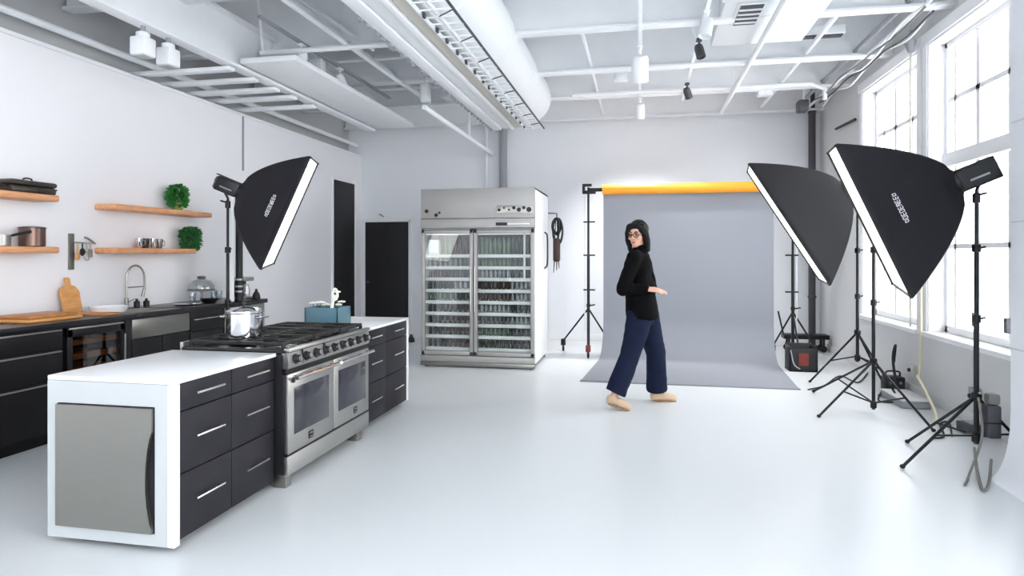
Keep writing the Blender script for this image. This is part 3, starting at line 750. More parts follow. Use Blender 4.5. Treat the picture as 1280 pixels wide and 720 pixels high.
# cutting boards
ya, yb = y_on_x(12, -4.85), y_on_x(83, -4.85)
for k in range(2):
    o = B(-5.02 + .03 * k, -4.68, ya + .02 * k, yb - .05 * k, LT + .001 + .029 * k, LT + .028 + .029 * k, .009).build('cutting_board', m_boarddk if k else m_board)
    tag(o, ['pale wooden cutting board lying at the bottom of the left stack', 'darker wooden cutting board lying on top of the left stack'][k], 'cutting board', 'cutting boards on the left counter')
ty = (y_on_x(84, -5.02) + y_on_x(108, -5.02)) / 2
w = .095
poly = []
for (yy, zz) in [(-w, 0), (w, 0), (w, .17)]: poly.append((yy, zz))
for k in range(9):
    a = PI / 2 * k / 8
    poly.append((w * math.cos(a) * .82 + .022, .17 + .09 * math.sin(a)))
poly += [(.022, .32), (.012, .335), (-.012, .335), (-.022, .32)]
for k in range(8, -1, -1):
    a = PI / 2 * k / 8
    poly.append((-w * math.cos(a) * .82 - .022, .17 + .09 * math.sin(a)))
poly.append((-w, .17))
lean = Matrix.Rotation(-.22, 3, 'Y')
P = [V((-5.07, ty, LT + .006)) + lean @ V((0, p[0], p[1])) for p in poly]
tag(MB().prism(P, (.022, 0, 0)).build('paddle_board', m_board, smooth=False), 'rounded wooden paddle board leaning upright against the left wall', 'cutting board')
tag(B(-5.0, -4.62, ty - .13, ty + .085, LT + .001, LT + .018, .005).build('serving_board', m_boarddk), 'flat brown serving board in front of the upright paddle board', 'cutting board')
# white tray near sink
yc = y_on_x(137, -4.85)
mb = MB().lathe([(.10, 0), (.14, .006), (.165, .06), (.158, .06), (.13, .012), (.02, .01)], (-4.86, yc, LT + .001), 32)
tag(mb.build('bowl', m_quartz), 'wide shallow white bowl on the counter beside the faucet', 'bowl')
# utensil set on wall
uy = y_on_x(92, XL + .03)
t = thing('utensil_rack', (XL + .03, uy, 1.45), 'wall rack of hanging metal utensils above the paddle board', 'utensil rack')
zt, zb = z_at(292, XL, uy), z_at(337, XL, uy)
B(XL + .001, XL + .015, uy - .035, uy + .025, zb, zt, .004).build('backplate', m_steeld, t)
T([(XL + .05, uy - .02, zt - .08), (XL + .05, uy + .19, zt - .09)], .006, 8).build('rail', m_steel, t)
def utensil(nm, y, L, head, m):
    mb = T([(XL + .055, y, zt - .09), (XL + .055, y, zt - .09 - L)], .006, 8)
    if head == 'oval': mb.ball((XL + .055, y, zt - .12 - L), .03, 2, (.3, 1, 1.3))
    if head == 'loop':
        mb.tube([(XL + .055, y + .03 * math.sin(a), zt - .09 - L - .035 + .045 * math.cos(a)) for a in [2 * PI * k / 14 for k in range(15)]], .005, 6)
    if head == 'flat': mb.box(XL + .05, XL + .06, y - .025, y + .025, zt - .16 - L, zt - .08 - L, .004)
    mb.build(nm, m, t)
utensil('wooden_spoon', uy + .02, .09, 'oval', m_board)
utensil('ladle', uy + .07, .05, 'oval', m_iron)
utensil('whisk', uy + .12, .08, 'loop', m_steel)
utensil('spatula', uy + .16, .06, 'flat', m_steel)
T([(XL + .05, uy + .10, zt - .03), (XL + .06, uy + .14, zt - .05), (XL + .06, uy + .21, zt - .09)], .009, 8, 4).build('tongs', m_steel, t)
# dish rack / glass domes at right of sink
gy = y_on_x(252, -4.95)
t = thing('cake_stand', (-4.95, gy, LT), 'footed glass cake dome with clear lid near the left counter end', 'cake stand')
MB().lathe([(.075, 0), (.08, .006), (.02, .02), (.014, .1), (.02, .115), (.15, .125), (.155, .135), (.02, .137)], (-4.95, gy, LT + .0005), 32).build('stand', m_cglass, t)
MB().lathe([(.135, 0), (.135, .05), (.10, .10), (.04, .122), (.012, .125)], (-4.95, gy, LT + .138), 32).build('dome', m_cglass, t)
MB().lathe([(.03, 0), (.05, .01), (.04, .03), (.02, .034)], (-4.95, gy, LT + .262), 16).build('dome_knob', m_steeld, t)
MB().lathe([(.137, 0), (.142, .006), (.137, .012)], (-4.95, gy, LT + .138), 32).build('rim', m_steeld, t)
for k, (px, X, lb) in enumerate(((241, -4.98, 'clear drinking glass left of the glass dome'), (267, -4.85, 'clear drinking glass right of the glass dome'), (274, -4.95, 'clear drinking glass beside the light stand'))):
    y = y_on_x(px, X)
    o = MB().lathe([(.028, 0), (.03, .004), (.036, .11), (.034, .11), (.028, .01), (.004, .008)], (X, y, LT + .0005), 18).build('drinking_glass', m_cglass)
    tag(o, lb, 'glass', 'glasses by the dome')
yb = y_on_x(262, -4.72)
tag(MB().lathe([(.04, 0), (.06, .004), (.10, .05), (.095, .05), (.05, .012), (.01, .01)], (-4.72, yb, LT + .0005), 24).build('bowl', m_iron), 'low black bowl in front of the glass dome', 'bowl')
tag(MB().lathe([(.09, 0), (.12, .004), (.135, .016), (.128, .016), (.09, .008), (.01, .007)], (-4.74, y_on_x(234, -4.74), LT + .0005), 24).build('plate', m_chrome), 'small shiny plate left of the black bowl', 'plate')
# counter end: coffee things
ey = 7.05
t = thing('coffee_maker', (-4.74, ey, LT), 'steel and glass coffee maker on the far end of the left counter', 'coffee maker')
B(-4.83, -4.66, ey - .14, ey + .06, LT, LT + .03, .006).build('base', m_steel, t)
B(-4.83, -4.77, ey - .14, ey + .06, LT + .03, LT + .22, .006).build('tower', m_iron, t)
B(-4.83, -4.66, ey - .14, ey + .06, LT + .22, LT + .27, .01).build('head', m_steel, t)
MB().lathe([(.04, 0), (.05, .01), (.052, .08), (.035, .14), (.038, .15), (.01, .15)], (-4.712, ey - .04, LT + .032), 20).build('carafe', m_cglass, t)
tag(MB().lathe([(.045, 0), (.05, .01), (.04, .06), (.015, .1), (.015, .12), (.003, .125)], (-4.60, 7.06, LT + .0005), 18).build('kettle', m_iron), 'small black pot at the far corner of the left counter', 'pot')
# tall tubes behind the left light stand
tw = y_on_x(288.5, -4.62)
tb = y_on_x(299, -4.60)
tag(MB().lathe([(.034, 0), (.038, .004), (.038, 1.22), (.034, 1.225)], (-4.62, tw, LT + .0005), 20).build('paper_tube', m_quartz), 'tall white tube standing upright on the counter by the left stand', 'tube')
t = thing('paper_tube', (-4.60, tb, LT), 'tall black tube standing upright beside the white one', 'tube')
MB().lathe([(.036, 0), (.040, .004), (.040, 1.20), (.036, 1.205)], (-4.60, tb, LT + .0005), 20).build('tube', m_iron, t)
for z in (.10, .16, .24): MB().lathe([(.041, 0), (.043, .004), (.043, .018), (.041, .022)], (-4.60, tb, LT + z), 20).build('band', m_steel, t)
# shelves
def shelf(y0, y1, z, label):
    return tag(B(XL + .001, -4.92, y0, y1, z - .055, z, .012).build('wall_shelf', m_oak), label, 'shelf', 'oak wall shelves')
ZS1, ZS2 = 1.995, 1.572
ly1 = y_on_x(75, -4.92); rya = y_on_x(145, -4.92); ryb = y_on_x(265.5, -4.92); ryc = y_on_x(246, -4.92)
shelf(3.0, ly1, ZS1 + .02, 'upper left oak shelf holding the dark roasting pan')
shelf(3.0, ly1, ZS2, 'lower left oak shelf holding the dark canister')
shelf(rya, ryb, ZS1, 'upper right oak shelf holding one green plant')
shelf(rya, ryc, ZS2, 'lower right oak shelf with steel cups and a plant at its end')
# items on shelves
z = ZS1 + .02
a, b = y_on_x(5, -5.03), y_on_x(62, -5.03)
t = thing('roasting_pan', (-5.03, (a + b) / 2, z), 'dark oval lidded roaster on the upper left shelf', 'roaster')
B(-5.12, -4.95, a, b, z + .0005, z + .06, .02).build('pan_body', m_dkpot, t)
l_ = B(-5.125, -4.945, a - .005, b + .005, z + .061, z + .105, .02).build('lid', m_dkpot, t)
T([(-5.03, (a + b) / 2 - .04, z + .10), (-5.03, (a + b) / 2 - .03, z + .125), (-5.03, (a + b) / 2 + .03, z + .125), (-5.03, (a + b) / 2 + .04, z + .10)], .007, 8, 4).build('lid_handle', m_iron, l_)
for yy, s in ((a, -1), (b, 1)): T([(-5.07, yy, z + .045), (-5.07, yy + s * .03, z + .05), (-4.99, yy + s * .03, z + .05), (-4.99, yy, z + .045)], .007, 8, 4).build('pan_handle', m_iron, t)
a, b = y_on_x(27, -5.03), y_on_x(53, -5.03); yc = (a + b) / 2; rr = min((b - a) / 2, .10)
t = thing('canister', (-5.03, yc, ZS2), 'tall dark brown metal pot on the lower left shelf', 'pot')
MB().lathe([(rr - .008, 0), (rr, .006), (rr, .15), (rr - .006, .15), (rr - .006, .02), (.01, .015)], (-5.03, yc, ZS2 + .0005), 28).build('pot_body', m_copper, t)
MB().lathe([(rr + .004, 0), (rr + .004, .012), (rr * .6, .02), (.01, .022)], (-5.03, yc, ZS2 + .151), 28).build('lid', m_dkpot, t)
yp = yc - rr - .20
t = thing('saucepan', (-5.04, yp, ZS2), 'dark saucepan with long handle left of the tall brown pot', 'saucepan')
MB().lathe([(.085, 0), (.09, .005), (.092, .09), (.087, .09), (.085, .012), (.01, .01)], (-5.04, yp, ZS2 + .0005), 28).build('pan_body', m_steel, t)
T([(-4.99, yp + .07, ZS2 + .085), (-4.96, yp + .13, ZS2 + .105), (-4.95, yp + .21, ZS2 + .125)], (.010, .013), 8).build('pan_handle', m_iron, t)
tag(MB().lathe([(.07, 0), (.11, .006), (.12, .02), (.112, .02), (.07, .01), (.01, .009)], (-5.03, yp - .23, ZS2 + .0005), 24).build('plate', m_quartz), 'white dish at the left frame edge of the lower left shelf', 'dish')
# steel cups
names = ['first', 'second', 'third', 'fourth']
for k, px in enumerate((174, 182, 191, 199)):
    y = y_on_x(px, -5.0)
    t = thing('steel_cup', (-5.0, y, ZS2), names[k] + ' small steel cup from the left on the lower right shelf', 'cup', 'steel cups on the lower right shelf')
    MB().lathe([(.028, 0), (.030, .004), (.036, .10), (.034, .10), (.029, .01), (.004, .008)], (-5.0, y, ZS2 + .0005), 20).build('cup_body', (m_chrome, m_dkpot, m_chrome, m_steeld)[k], t)
    T([(-4.965, y, ZS2 + .085), (-4.94, y + .005, ZS2 + .075), (-4.94, y + .005, ZS2 + .035), (-4.968, y, ZS2 + .025)], .004, 6, 4).build('cup_handle', m_steel, t)
# plants
def leafball(c, rx, rz, n, m, t, drop=0.0, seed=1):
    random.seed(seed)
    mb = MB()
    for k in range(n):
        u = random.uniform(-1, 1); a = random.uniform(0, 2 * PI); rad = random.random() ** .4
        s = math.sqrt(max(0, 1 - abs(u) ** 4))
        p = V(c) + V((math.cos(a) * rx * s * rad * .75, math.sin(a) * rx * s * rad, u * rz))
        d = V((math.cos(a) * .7, math.sin(a) * .8, random.uniform(-.4, .8) - drop)).normalized()
        L = random.uniform(.028, .05); w = L * .3
        sd = d.cross(V((random.uniform(-1, 1), random.uniform(-1, 1), 1))).normalized()
        nn = d.cross(sd) * .006
        q = [p, p + d * L * .5 + sd * w + nn, p + d * L, p + d * L * .5 - sd * w + nn]
        vs = [mb.bm.verts.new(x) for x in q]
        mid = mb.bm.verts.new(p + d * L * .5 - nn)
        for i in range(4): mb.bm.faces.new((vs[i], vs[(i + 1) % 4], mid))
    o = mb.build('foliage', m, t)
    return o
def plant(px, X, z, rx, zc, rz, m, mp, label, seed, drop=0.0, n=900):
    y = y_on_x(px, X)
    t = thing('potted_plant', (X, y, z), label, 'plant', 'plants on the shelves')
    MB().lathe([(.045, 0), (.05, .004), (.062, .085), (.056, .085), (.05, .07), (.004, .07)], (X, y, z + .0005), 20).build('flower_pot', mp, t)
    mb = MB()
    for k in range(7):
        a = k * 2 * PI / 7
        mb.tube([(X, y, z + .06), (X + .03 * math.cos(a), y + .03 * math.sin(a), z + .12), (X + .05 * math.cos(a), y + .05 * math.sin(a), zc + rz * .5)], .003, 6)
    mb.build('stems', m, t)
    leafball((X, y, zc), rx, rz, n, m, t, drop, seed)
plant(222, -5.03, ZS1, .115, ZS1 + .15, .125, m_leaf, m_pot, 'bright green bushy plant in a mossy pot on the upper right shelf', 5)
plant(238, -5.03, ZS2, .115, ZS2 + .12, .135, m_leaf2, m_pot2, 'dark green trailing plant at the end of the lower right shelf', 6, .6)

# ------------------------------------------------------------------ tall refrigerator
fx0, fx1, fy0, fy1 = -2.91, -1.345, 8.24, 9.48
FZ = 2.39
t = thing('glass_door_fridge', ((fx0 + fx1) / 2, (fy0 + fy1) / 2, 0), 'tall stainless two-door glass display fridge by the back wall', 'fridge')
yi = fy0 + .06
mb = B(fx0, fx0 + .03, yi, fy1, .07, FZ, .004); mb.box(fx1 - .03, fx1, yi, fy1, .07, FZ, .004); mb.box(fx0, fx1, fy1 - .03, fy1, .07, FZ, .004); mb.box(fx0, fx1, yi, fy1, FZ - .03, FZ, .004); mb.box(fx0 + .03, fx1 - .03, yi, fy1 - .03, .14, .19)
mb.box(fx0 + .03, fx1 - .03, yi + .01, fy1 - .03, 1.80, FZ - .03)
mb.build('cabinet', m_quartz, t)['label'] = 'white side and back panels'
mb = B(fx0 + .03, fx1 - .03, fy0 + .72, fy0 + .74, .19, 1.80)
mb.build('liner', m_inner, t)
hd = B(fx0, fx1, fy0 + .01, yi, 1.99, FZ, .006).build('header', m_fsteel, t)
B(fx0, fx1, fy0 - .005, yi, 1.86, 1.985, .006).build('fascia', m_fsteel, t)
B(fx0, fx1, fy0, yi, .075, .155, .006).build('base_panel', m_fsteel, t)
B(fx0 - .0, fx1 + .0, fy0 - .012, yi, .02, .074, .006).build('kick_rail', m_steeld, t)
for x in (fx0 + .06, fx1 - .06):
    for y in (fy0 + .08, fy1 - .08): MB().lathe([(.03, 0), (.03, .01), (.018, .015), (.018, .075)], (x, y, 0), 12).build('foot', m_dgrey, t)
mb = MB()
def fp(px, py): return x_on_y(px, fy0), z_at(py, x_on_y(px, fy0), fy0)
for px, py, r in ((533, 264, .026), (545, 269, .024), (549, 266, .016)):
    x, zz = fp(px, py); MB().lathe([(r, 0), (r, .012), (r * .6, .014), (r * .55, .04), (.004, .042)], (x, fy0 + .011, zz), 14, (0, -1, 0)).build('dial', m_iron, t)
x, zz = fp(621, 262); x2, zz2 = fp(665, 262)
cpn = B(x, x2, fy0 - .002, fy0 + .012, zz - .05, zz + .05, .003).build('control_strip', m_steel, t)
for k, r in enumerate((.02, .012, .014, .022, .028, .022, .034)):
    xx = x + .03 + k * (x2 - x - .07) / 6
    MB().lathe([(r, 0), (r, .01), (r * .7, .012), (r * .6, .03), (.004, .031)], (xx, fy0 - .002, zz + (.02 if k % 2 else -.005)), 14, (0, -1, 0)).build('knob', m_iron, cpn)
x, zz = fp(620, 280); x2, _ = fp(634, 280)
B(x, x2, fy0 - .02, fy0 - .004, zz - .02, zz + .02, .006).build('badge', m_iron, t)
x3, _ = fp(662, 280)
B(x2 + .01, x3, fy0 - .01, fy0 - .004, zz - .008, zz + .008, .002).build('trim_bar', m_quartz, t)
# side handle and doors
T([(fx1 + .002, fy0 + .84, 1.83), (fx1 + .04, fy0 + .85, 1.78), (fx1 + .045, fy0 + .86, 1.55), (fx1 + .04, fy0 + .85, 1.36), (fx1 + .002, fy0 + .84, 1.31)], .012, 8, 5).build('side_handle', m_iron, t)
xm = x_on_y(591.5, fy0)
doors = ((fx0 + .012, xm - .006), (xm + .006, fx1 - .012))
for k, (a, b) in enumerate(doors):
    mb = MB(); s = .045
    z0, z1 = .165, 1.852
    mb.box(a, a + s, fy0, fy0 + .05, z0, z1, .004); mb.box(b - s, b, fy0, fy0 + .05, z0, z1, .004)
    mb.box(a, b, fy0, fy0 + .05, z0, z0 + .05, .004); mb.box(a, b, fy0, fy0 + .05, z1 - .06, z1, .004)
    d = mb.build('door', m_fsteel, t); d['label'] = ['left glass door', 'right glass door'][k]
    B(a + s, b - s, fy0 + .02, fy0 + .026, z0 + .05, z1 - .06).build('door_glass', m_fglass, d)
    B(a + .03, b - .03, fy0 - .006, fy0 + .002, z1 - .022, z1 - .012).build('door_seal', m_dgrey, d)
    hx = b - .022 if k == 0 else a + .022
    T([(hx, fy0 - .035, .75), (hx, fy0 - .035, 1.35)], .008, 8).build('door_handle', m_steel, d)
    for z in (.77, 1.33): T([(hx, fy0, z), (hx, fy0 - .035, z)], .006, 6).build('handle_post', m_steel, d)
B(xm - .006, xm + .006, fy0 + .012, yi, .16, 1.85).build('mullion', m_dgrey, t)
mb = MB(); mb.box(fx0 + .05, fx1 - .05, fy0 + .075, fy0 + .1, 1.775, 1.79)
mb.build('lamp', m_led, t)
levels = [.235, .40, .555, .71, .865, 1.02, 1.175, 1.33, 1.49]
for k, (a, b) in enumerate(doors):
    for z in levels:
        mb = B(a + .03, b - .03, fy0 + .075, fy0 + .11, z - .022, z + .022, .003)
        for j in range(5): mb.box(a + .03, b - .03, fy0 + .18 + .12 * j, fy0 + .19 + .12 * j, z - .004, z + .004)
        mb.build('wire_shelf', m_shelfw, t)
B(doors[1][1] - .15, doors[1][1] - .125, fy0 + .064, fy0 + .074, 1.16, 1.79).build('shelf_post', m_shelfw, t)
# bottles: one object each
def bottle_mesh(name, r, h, m):
    mb = MB().lathe([(r * .9, 0), (r, .004), (r, h * .62), (r * .42, h * .80), (r * .40, h), (r * .05, h + .001)], (0, 0, 0), 12)
    me = mb.build(name, m, None, True, (0, 0, 0))
    COL.objects.unlink(me); return me
bcols = [('dark green', (44, 60, 48)), ('black', (28, 28, 32)), ('brown', (70, 50, 42)), ('grey', (88, 92, 98)), ('pale green', (92, 118, 94)), ('clear', (150, 156, 160))]
protos = {}
for nm, c in bcols:
    protos[nm] = bottle_mesh('drink_bottle', .021, .118, mat('bottle_' + nm.replace(' ', '_'), c, .15, var=.1))
    protos[nm + ' tall'] = bottle_mesh('drink_bottle', .025, .235, MATS['bottle_' + nm.replace(' ', '_')])
ordn = ['lowest', 'second lowest', 'third lowest', 'fourth lowest', 'middle', 'sixth lowest', 'seventh lowest', 'second highest', 'highest']
random.seed(11)
for k, (a, b) in enumerate(doors):
    side = ('left', 'right')[k]
    n = (9, 12)[k]
    for i, z in enumerate(levels):
        tall = i == 8
        c2 = random.sample(bcols, 2) if i > 3 or k else [bcols[1], bcols[2]]
        for j in range(n):
            x = a + .075 + (b - a - .15) * j / (n - 1)
            if k == 0 and tall and j < 3: continue
            nm = c2[0][0] if (j < n * .55) else c2[1][0]
            o = protos[nm + (' tall' if tall else '')].copy(); COL.objects.link(o)
            o.location = (x, fy0 + .165 + random.uniform(-.01, .01), z + .0205)
            tag(o, '%s bottle on the %s fridge shelf behind the %s door' % (nm, ordn[i], side), 'bottle', '%s bottles, %s shelf, %s fridge door' % (nm, ordn[i], side))
xa = doors[0][0] + .055
tag(B(xa, xa + .15, fy0 + .13, fy0 + .22, levels[8] + .0205, levels[8] + .22, .004).build('carton', m_quartz), 'white carton in the top left corner behind the left fridge door', 'carton')
# black bag and cable hanging behind the fridge
hx, hyy = x_on_y(696, 9.62), 9.62
t = thing('cable_bundle', (hx, hyy, 1.2), 'black cable bundle and bag hanging at the rear of the fridge', 'cable bundle')
T([(fx1 - .01, fy1 + .02, 2.13), (hx, hyy, 2.13), (hx, hyy, 2.06)], .010, 8).build('hook', m_iron, t)
random.seed(4)
for k in range(7):
    rx_ = random.uniform(.04, .075); rz_ = random.uniform(.10, .22); off = random.uniform(-.025, .025)
    pts = [(hx + off + rx_ * math.sin(a), hyy + .012 * k - .04, 2.06 - rz_ + rz_ * math.cos(a)) for a in [2 * PI * j / 20 for j in range(21)]]
    T(pts, .013, 8).build('cable_loop', m_iron, t)
B(hx - .055, hx + .05, hyy - .05, hyy + .05, 1.40, 1.76, .03).build('bag', m_brown, t)
for dx in (-.03, .01, .03): T([(hx + dx, hyy, 1.76), (hx + dx * .4, hyy, 2.06)], .007, 6).build('strap', m_iron, t)
for dx in (-.035, 0, .03): T([(hx + dx, hyy - .02, 1.41), (hx + dx * 1.3, hyy - .02, 1.27 + dx)], (.01, .006), 6).build('tassel', m_brown, t)
tag(MB().lathe([(.05, 0), (.06, .01), (.055, .06), (.025, .1), (.025, .13), (.005, .135)], (x_on_y(514, 10.5), 10.5, 0), 16).build('doorstop', m_iron), 'small black bottle-shaped doorstop on the floor left of the fridge', 'doorstop')

# ------------------------------------------------------------------ paper backdrop on its stands
PY = 9.60
pxl, pxr = x_on_y(753, PY), 1.90
ZR = 2.475
def roll_stand(px, side, label):
    x = x_on_y(px, PY + .05); y = PY + .05
    t = thing('backdrop_stand', (x, y, 0), label, 'stand', 'backdrop stands')
    T([(x, y, .09), (x, y, 1.5)], .022, 12).build('pole', m_stand, t)
    T([(x, y, 1.5), (x, y, 2.52)], .017, 12).build('upper_pole', m_stand, t)
    T([(x - side * .055, y + .02, .35), (x - side * .055, y + .02, 2.45)], .008, 8).build('chain', m_quartz, t)
    for z in (.98, 1.50, 2.0):
        T([(x - side * .075, y, z), (x + side * .10, y, z)], .011, 8).build('cross_bar', m_stand, t)
    MB().lathe([(.022, 0), (.03, .004), (.03, .05), (.022, .055)], (x, y, .72), 14).build('collar', m_stand, t)
    T([(x + .03, y, .745), (x + .10, y - .02, .76)], .010, 8).build('knob', m_stand, t)
    mb = B(x - .09, x + .11, y - .03, y + .03, 2.42, 2.47, .006); mb.box(x - .09, x + .05, y - .03, y + .03, 2.53, 2.57, .006); mb.box(x - .09, x - .05, y - .03, y + .03, 2.47, 2.53)
    mb.build('roller_bracket', m_stand, t)
    # base: three arms with casters
    for k, (dx, dy) in enumerate(((-.42 if side > 0 else .38, .35), (.02, -.30), (.30 if side > 0 else -.2, .35))):
        leg = T([(x, y, .70), (x + dx, y + dy, .16)], .013, 8).build('leg', m_stand, t)
        B(x + dx - .035, x + dx + .035, y + dy - .04, y + dy + .04, .09, .19, .01).build('caster_fork', m_red if k == 1 else m_stand, leg)
        MB().lathe([(.03, -.016), (.045, -.012), (.045, .012), (.03, .016)], (x + dx, y + dy, .0455), 18, (1, .2, 0)).build('caster_wheel', m_rubber, leg)
    return x, y
sx_l, sy_l = roll_stand(735.5, 1, 'black rolling backdrop stand left of the grey paper')
sx_r, sy_r = roll_stand(991, -1, 'black rolling backdrop stand right of the grey paper')
sx_l, sx_r = min(sx_l, sx_r), max(sx_l, sx_r)
t = thing('paper_roll', ((pxl + pxr) / 2, PY, ZR - .075), 'bright orange roll of backdrop paper on top of the stands', 'paper roll')
MB().lathe([(.05, 0), (.075, 0), (.075, pxr - pxl), (.05, pxr - pxl)], (pxl, PY, ZR), 32, (1, 0, 0)).build('paper', m_orange, t)
MB().lathe([(.028, 0), (.028, pxr - pxl + .36)], (pxl - .2, PY, ZR), 14, (1, 0, 0)).build('core', m_stand, t)
# grey sweep
t = thing('grey_backdrop', (.6, 8.6, 0), 'grey seamless paper backdrop sweeping down onto the floor', 'backdrop')
prof = [(PY + .085, ZR - .02)]
for k in range(1, 12): prof.append((PY + .085, ZR - .02 - (ZR - .55) * k / 11))
R = .53
for k in range(1, 15):
    a = PI / 2 * k / 14
    prof.append((PY + .085 - R * (1 - math.cos(a)), .55 - (R + .012) * math.sin(a)))
yend = 7.63
for k in range(1, 12): prof.append((PY + .085 - R + (yend - (PY + .085 - R)) * k / 11, .008))
rows = []
for (y, z) in prof:
    s = (PY + .085 - y) / (PY + .085 - yend)
    xl = pxl + .01 - .15 * s; xr = pxr - .03 - .13 * s
    rows.append([(xl + (xr - xl) * j / 16, y, z) for j in range(17)])
mb = MB().grid(rows)
mb.build('paper_sweep', m_paper, t, True, ang=60, solid=.003)
xl, xr = rows[-1][0][0], rows[-1][-1][0]
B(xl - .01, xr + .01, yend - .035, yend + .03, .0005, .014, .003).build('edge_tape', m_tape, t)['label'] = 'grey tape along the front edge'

# ------------------------------------------------------------------ studio lights
def light_stand(base, feet, collar, hub, top, label, r=.017, brace=True):
    x, y = base
    t = thing('light_stand', (x, y, 0), label, 'light stand', 'light stands')
    T([(x, y, hub - .06), (x, y, 1.05)], r, 14).build('lower_pole', m_stand, t)
    T([(x, y, 1.05), (x, y, 1.55)], r * .85, 14).build('middle_pole', m_stand, t)
    T([(x, y, 1.55), (x, y, top)], r * .7, 14).build('upper_pole', m_stand, t)
    for z in (1.05, 1.55):
        c = MB().lathe([(r, -.03), (r * 1.6, -.025), (r * 1.6, .025), (r, .03)], (x, y, z), 14).build('clamp', m_stand, t)
        T([(x + r, y - .01, z), (x + .05, y - .02, z + .01)], .007, 8).build('clamp_knob', m_stand, c)
    MB().lathe([(r, -.03), (r * 2.0, -.02), (r * 2.0, .02), (r, .03)], (x, y, collar), 14).build('collar', m_stand, t)
    MB().lathe([(r, -.05), (r * 1.7, -.045), (r * 1.7, .01), (r, .02)], (x, y, hub), 14).build('hub', m_stand, t)
    for f in feet:
        f = V((f[0], f[1], .014)); c = V((x, y, collar))
        s = (f - c).normalized()
        lg = T([c + s * .02, f], .011, 8).build('leg', m_stand, t)
        MB().ball(f + V((0, 0, .002)), .0155, 2, (1.2, 1.2, 1)).build('rubber_foot', m_rubber, lg)
        if brace:
            T([(x, y, hub), c + (f - c) * .56], .008, 8).build('brace', m_stand, t)
    return t
def softbox(ring_px, ring_py, d, ax2, W, H, L, tilt, lb_soft, lb_head, headlen, flip=1, text=True, bulge=.6, roll=0.0):
    """ring centre seen at a pixel and depth; ax2: axis direction on screen (right, up); tilt: lean of the axis towards the viewer"""
    c = at_d(ring_px, ring_py, d)
    v = (c - V((0, 0, CZ))).normalized()
    rt = v.cross(V((0, 0, 1))).normalized(); up = rt.cross(v).normalized()
    a2 = (rt * ax2[0] + up * ax2[1]).normalized()
    ax = (a2 * math.cos(tilt) - v * math.sin(tilt)).normalized()
    wd = (v * math.cos(tilt) + a2 * math.sin(tilt)).normalized()      # width runs away from the viewer
    hd = wd.cross(ax).normalized()
    if roll:
        q = Matrix.Rotation(roll, 3, ax); wd = q @ wd; hd = q @ hd
    if hd.z < 0: hd = -hd; 
    t = thing('softbox', c, lb_soft, 'softbox', 'softboxes')
    r0 = .075; n = 16; lip = .010
    def sec(s):
        k = s ** bulge
        return r0 + (W / 2 - r0) * k, r0 + (H / 2 - r0) * k
    def P(s, i, u):      # panel i, u in -1..1
        hw, hh = sec(s)
        sag = 1 - .07 * math.sin(PI * s) * (1 - u * u)
        b = c + ax * ((L + .035) * s)
        if i == 0: return b - wd * hw * sag + hd * hh * u
        if i == 1: return b + wd * hw * sag + hd * hh * u
        if i == 2: return b + hd * hh * sag + wd * hw * u
        return b - hd * hh * sag + wd * hw * u
    for i in range(4):
        rows = [[P(k / n, i, -1 + 2 * j / 10) for j in range(11)] for k in range(n + 1)]
        rows.append([p + ax * lip for p in rows[-1]])
        MB().grid(rows).build('fabric_panel', m_fabric, t, True, ang=50, solid=.006)
    for sw in (-1, 1):
        for sh in (-1, 1):
            pts = []
            for k in range(n + 1):
                hw, hh = sec(k / n); pts.append(c + ax * ((L + .035) * k / n) + wd * hw * sw + hd * hh * sh)
            pts.append(pts[-1] + ax * (lip + .012))
            T(pts, .008, 8).build('rib', m_seam, t)
    f = c + ax * (L + .031)
    MB().prism([f + wd * (W / 2 - .008) * a + hd * (H / 2 - .008) * b for a, b in ((-1, -1), (1, -1), (1, 1), (-1, 1))], ax * .006).build('diffuser', m_diff, t, False)['label'] = 'glowing white front diffuser'
    mb = MB()
    cs = [f + ax * (lip + .006) + wd * (W / 2) * a + hd * (H / 2) * b for a, b in ((-1, -1), (1, -1), (1, 1), (-1, 1))]
    for k in range(4): mb.tube([cs[k], cs[(k + 1) % 4]], .007, 8)
    mb.build('front_edge', m_seam, t)
    MB().lathe([(.085, -.02), (.10, -.015), (.10, .02), (.085, .025)], c, 24, ax).build('speed_ring', m_stand, t)
    if text:   # white stroke marks on the near panel, illegible in the photo
        random.seed(21)
        mb = MB()
        n1 = 9
        for g in range(n1):
            u = .22 - .42 * g / (n1 - 1)
            s = .70
            p = P(s, 0, u)
            pu = (P(s, 0, u + .05) - P(s, 0, u - .05)).normalized()
            ps = (P(s + .05, 0, u) - P(s - .05, 0, u)).normalized()
            nn = ps.cross(pu).normalized()
            if nn.dot(v) > 0: nn = -nn
            o_ = p + nn * .008
            gh = .012 if g in (0, n1 - 1) else .018
            gw = H * .0085
            kind = random.randint(0, 3)
            st = [((-1, -1), (-1, 1)), ((-1, 1), (1, .9))]
            if kind == 0: st += [((-1, 0), (1, 0)), ((1, 1), (1, 0))]
            elif kind == 1: st += [((1, -1), (1, 1)), ((-1, -1), (1, -1))]
            elif kind == 2: st += [((-1, 1), (1, -1)), ((1, -1), (1, 1))]
            else: st += [((-1, 0), (1, -.1)), ((-1, -1), (1, -1))]
            for (a, b), (c_, d_) in st:
                mb.tube([o_ + pu * gw * a * .8 + ps * gh * b, o_ + pu * gw * c_ * .8 + ps * gh * d_], .0028, 6)
        mb.build('lettering', m_white, t)
    # strobe head behind the ring
    h = thing('strobe_head', c - ax * .1, lb_head, 'strobe', 'strobe heads')
    e1 = hd; e2 = wd
    b0 = c - ax * .024; b1 = c - ax * headlen
    mid = (b0 + b1) / 2
    MB().obox(mid, ax, e2, e1, (headlen - .03) / 2, .062, .068, .012).build('lamp_body', m_stand, h)
    mb = MB()
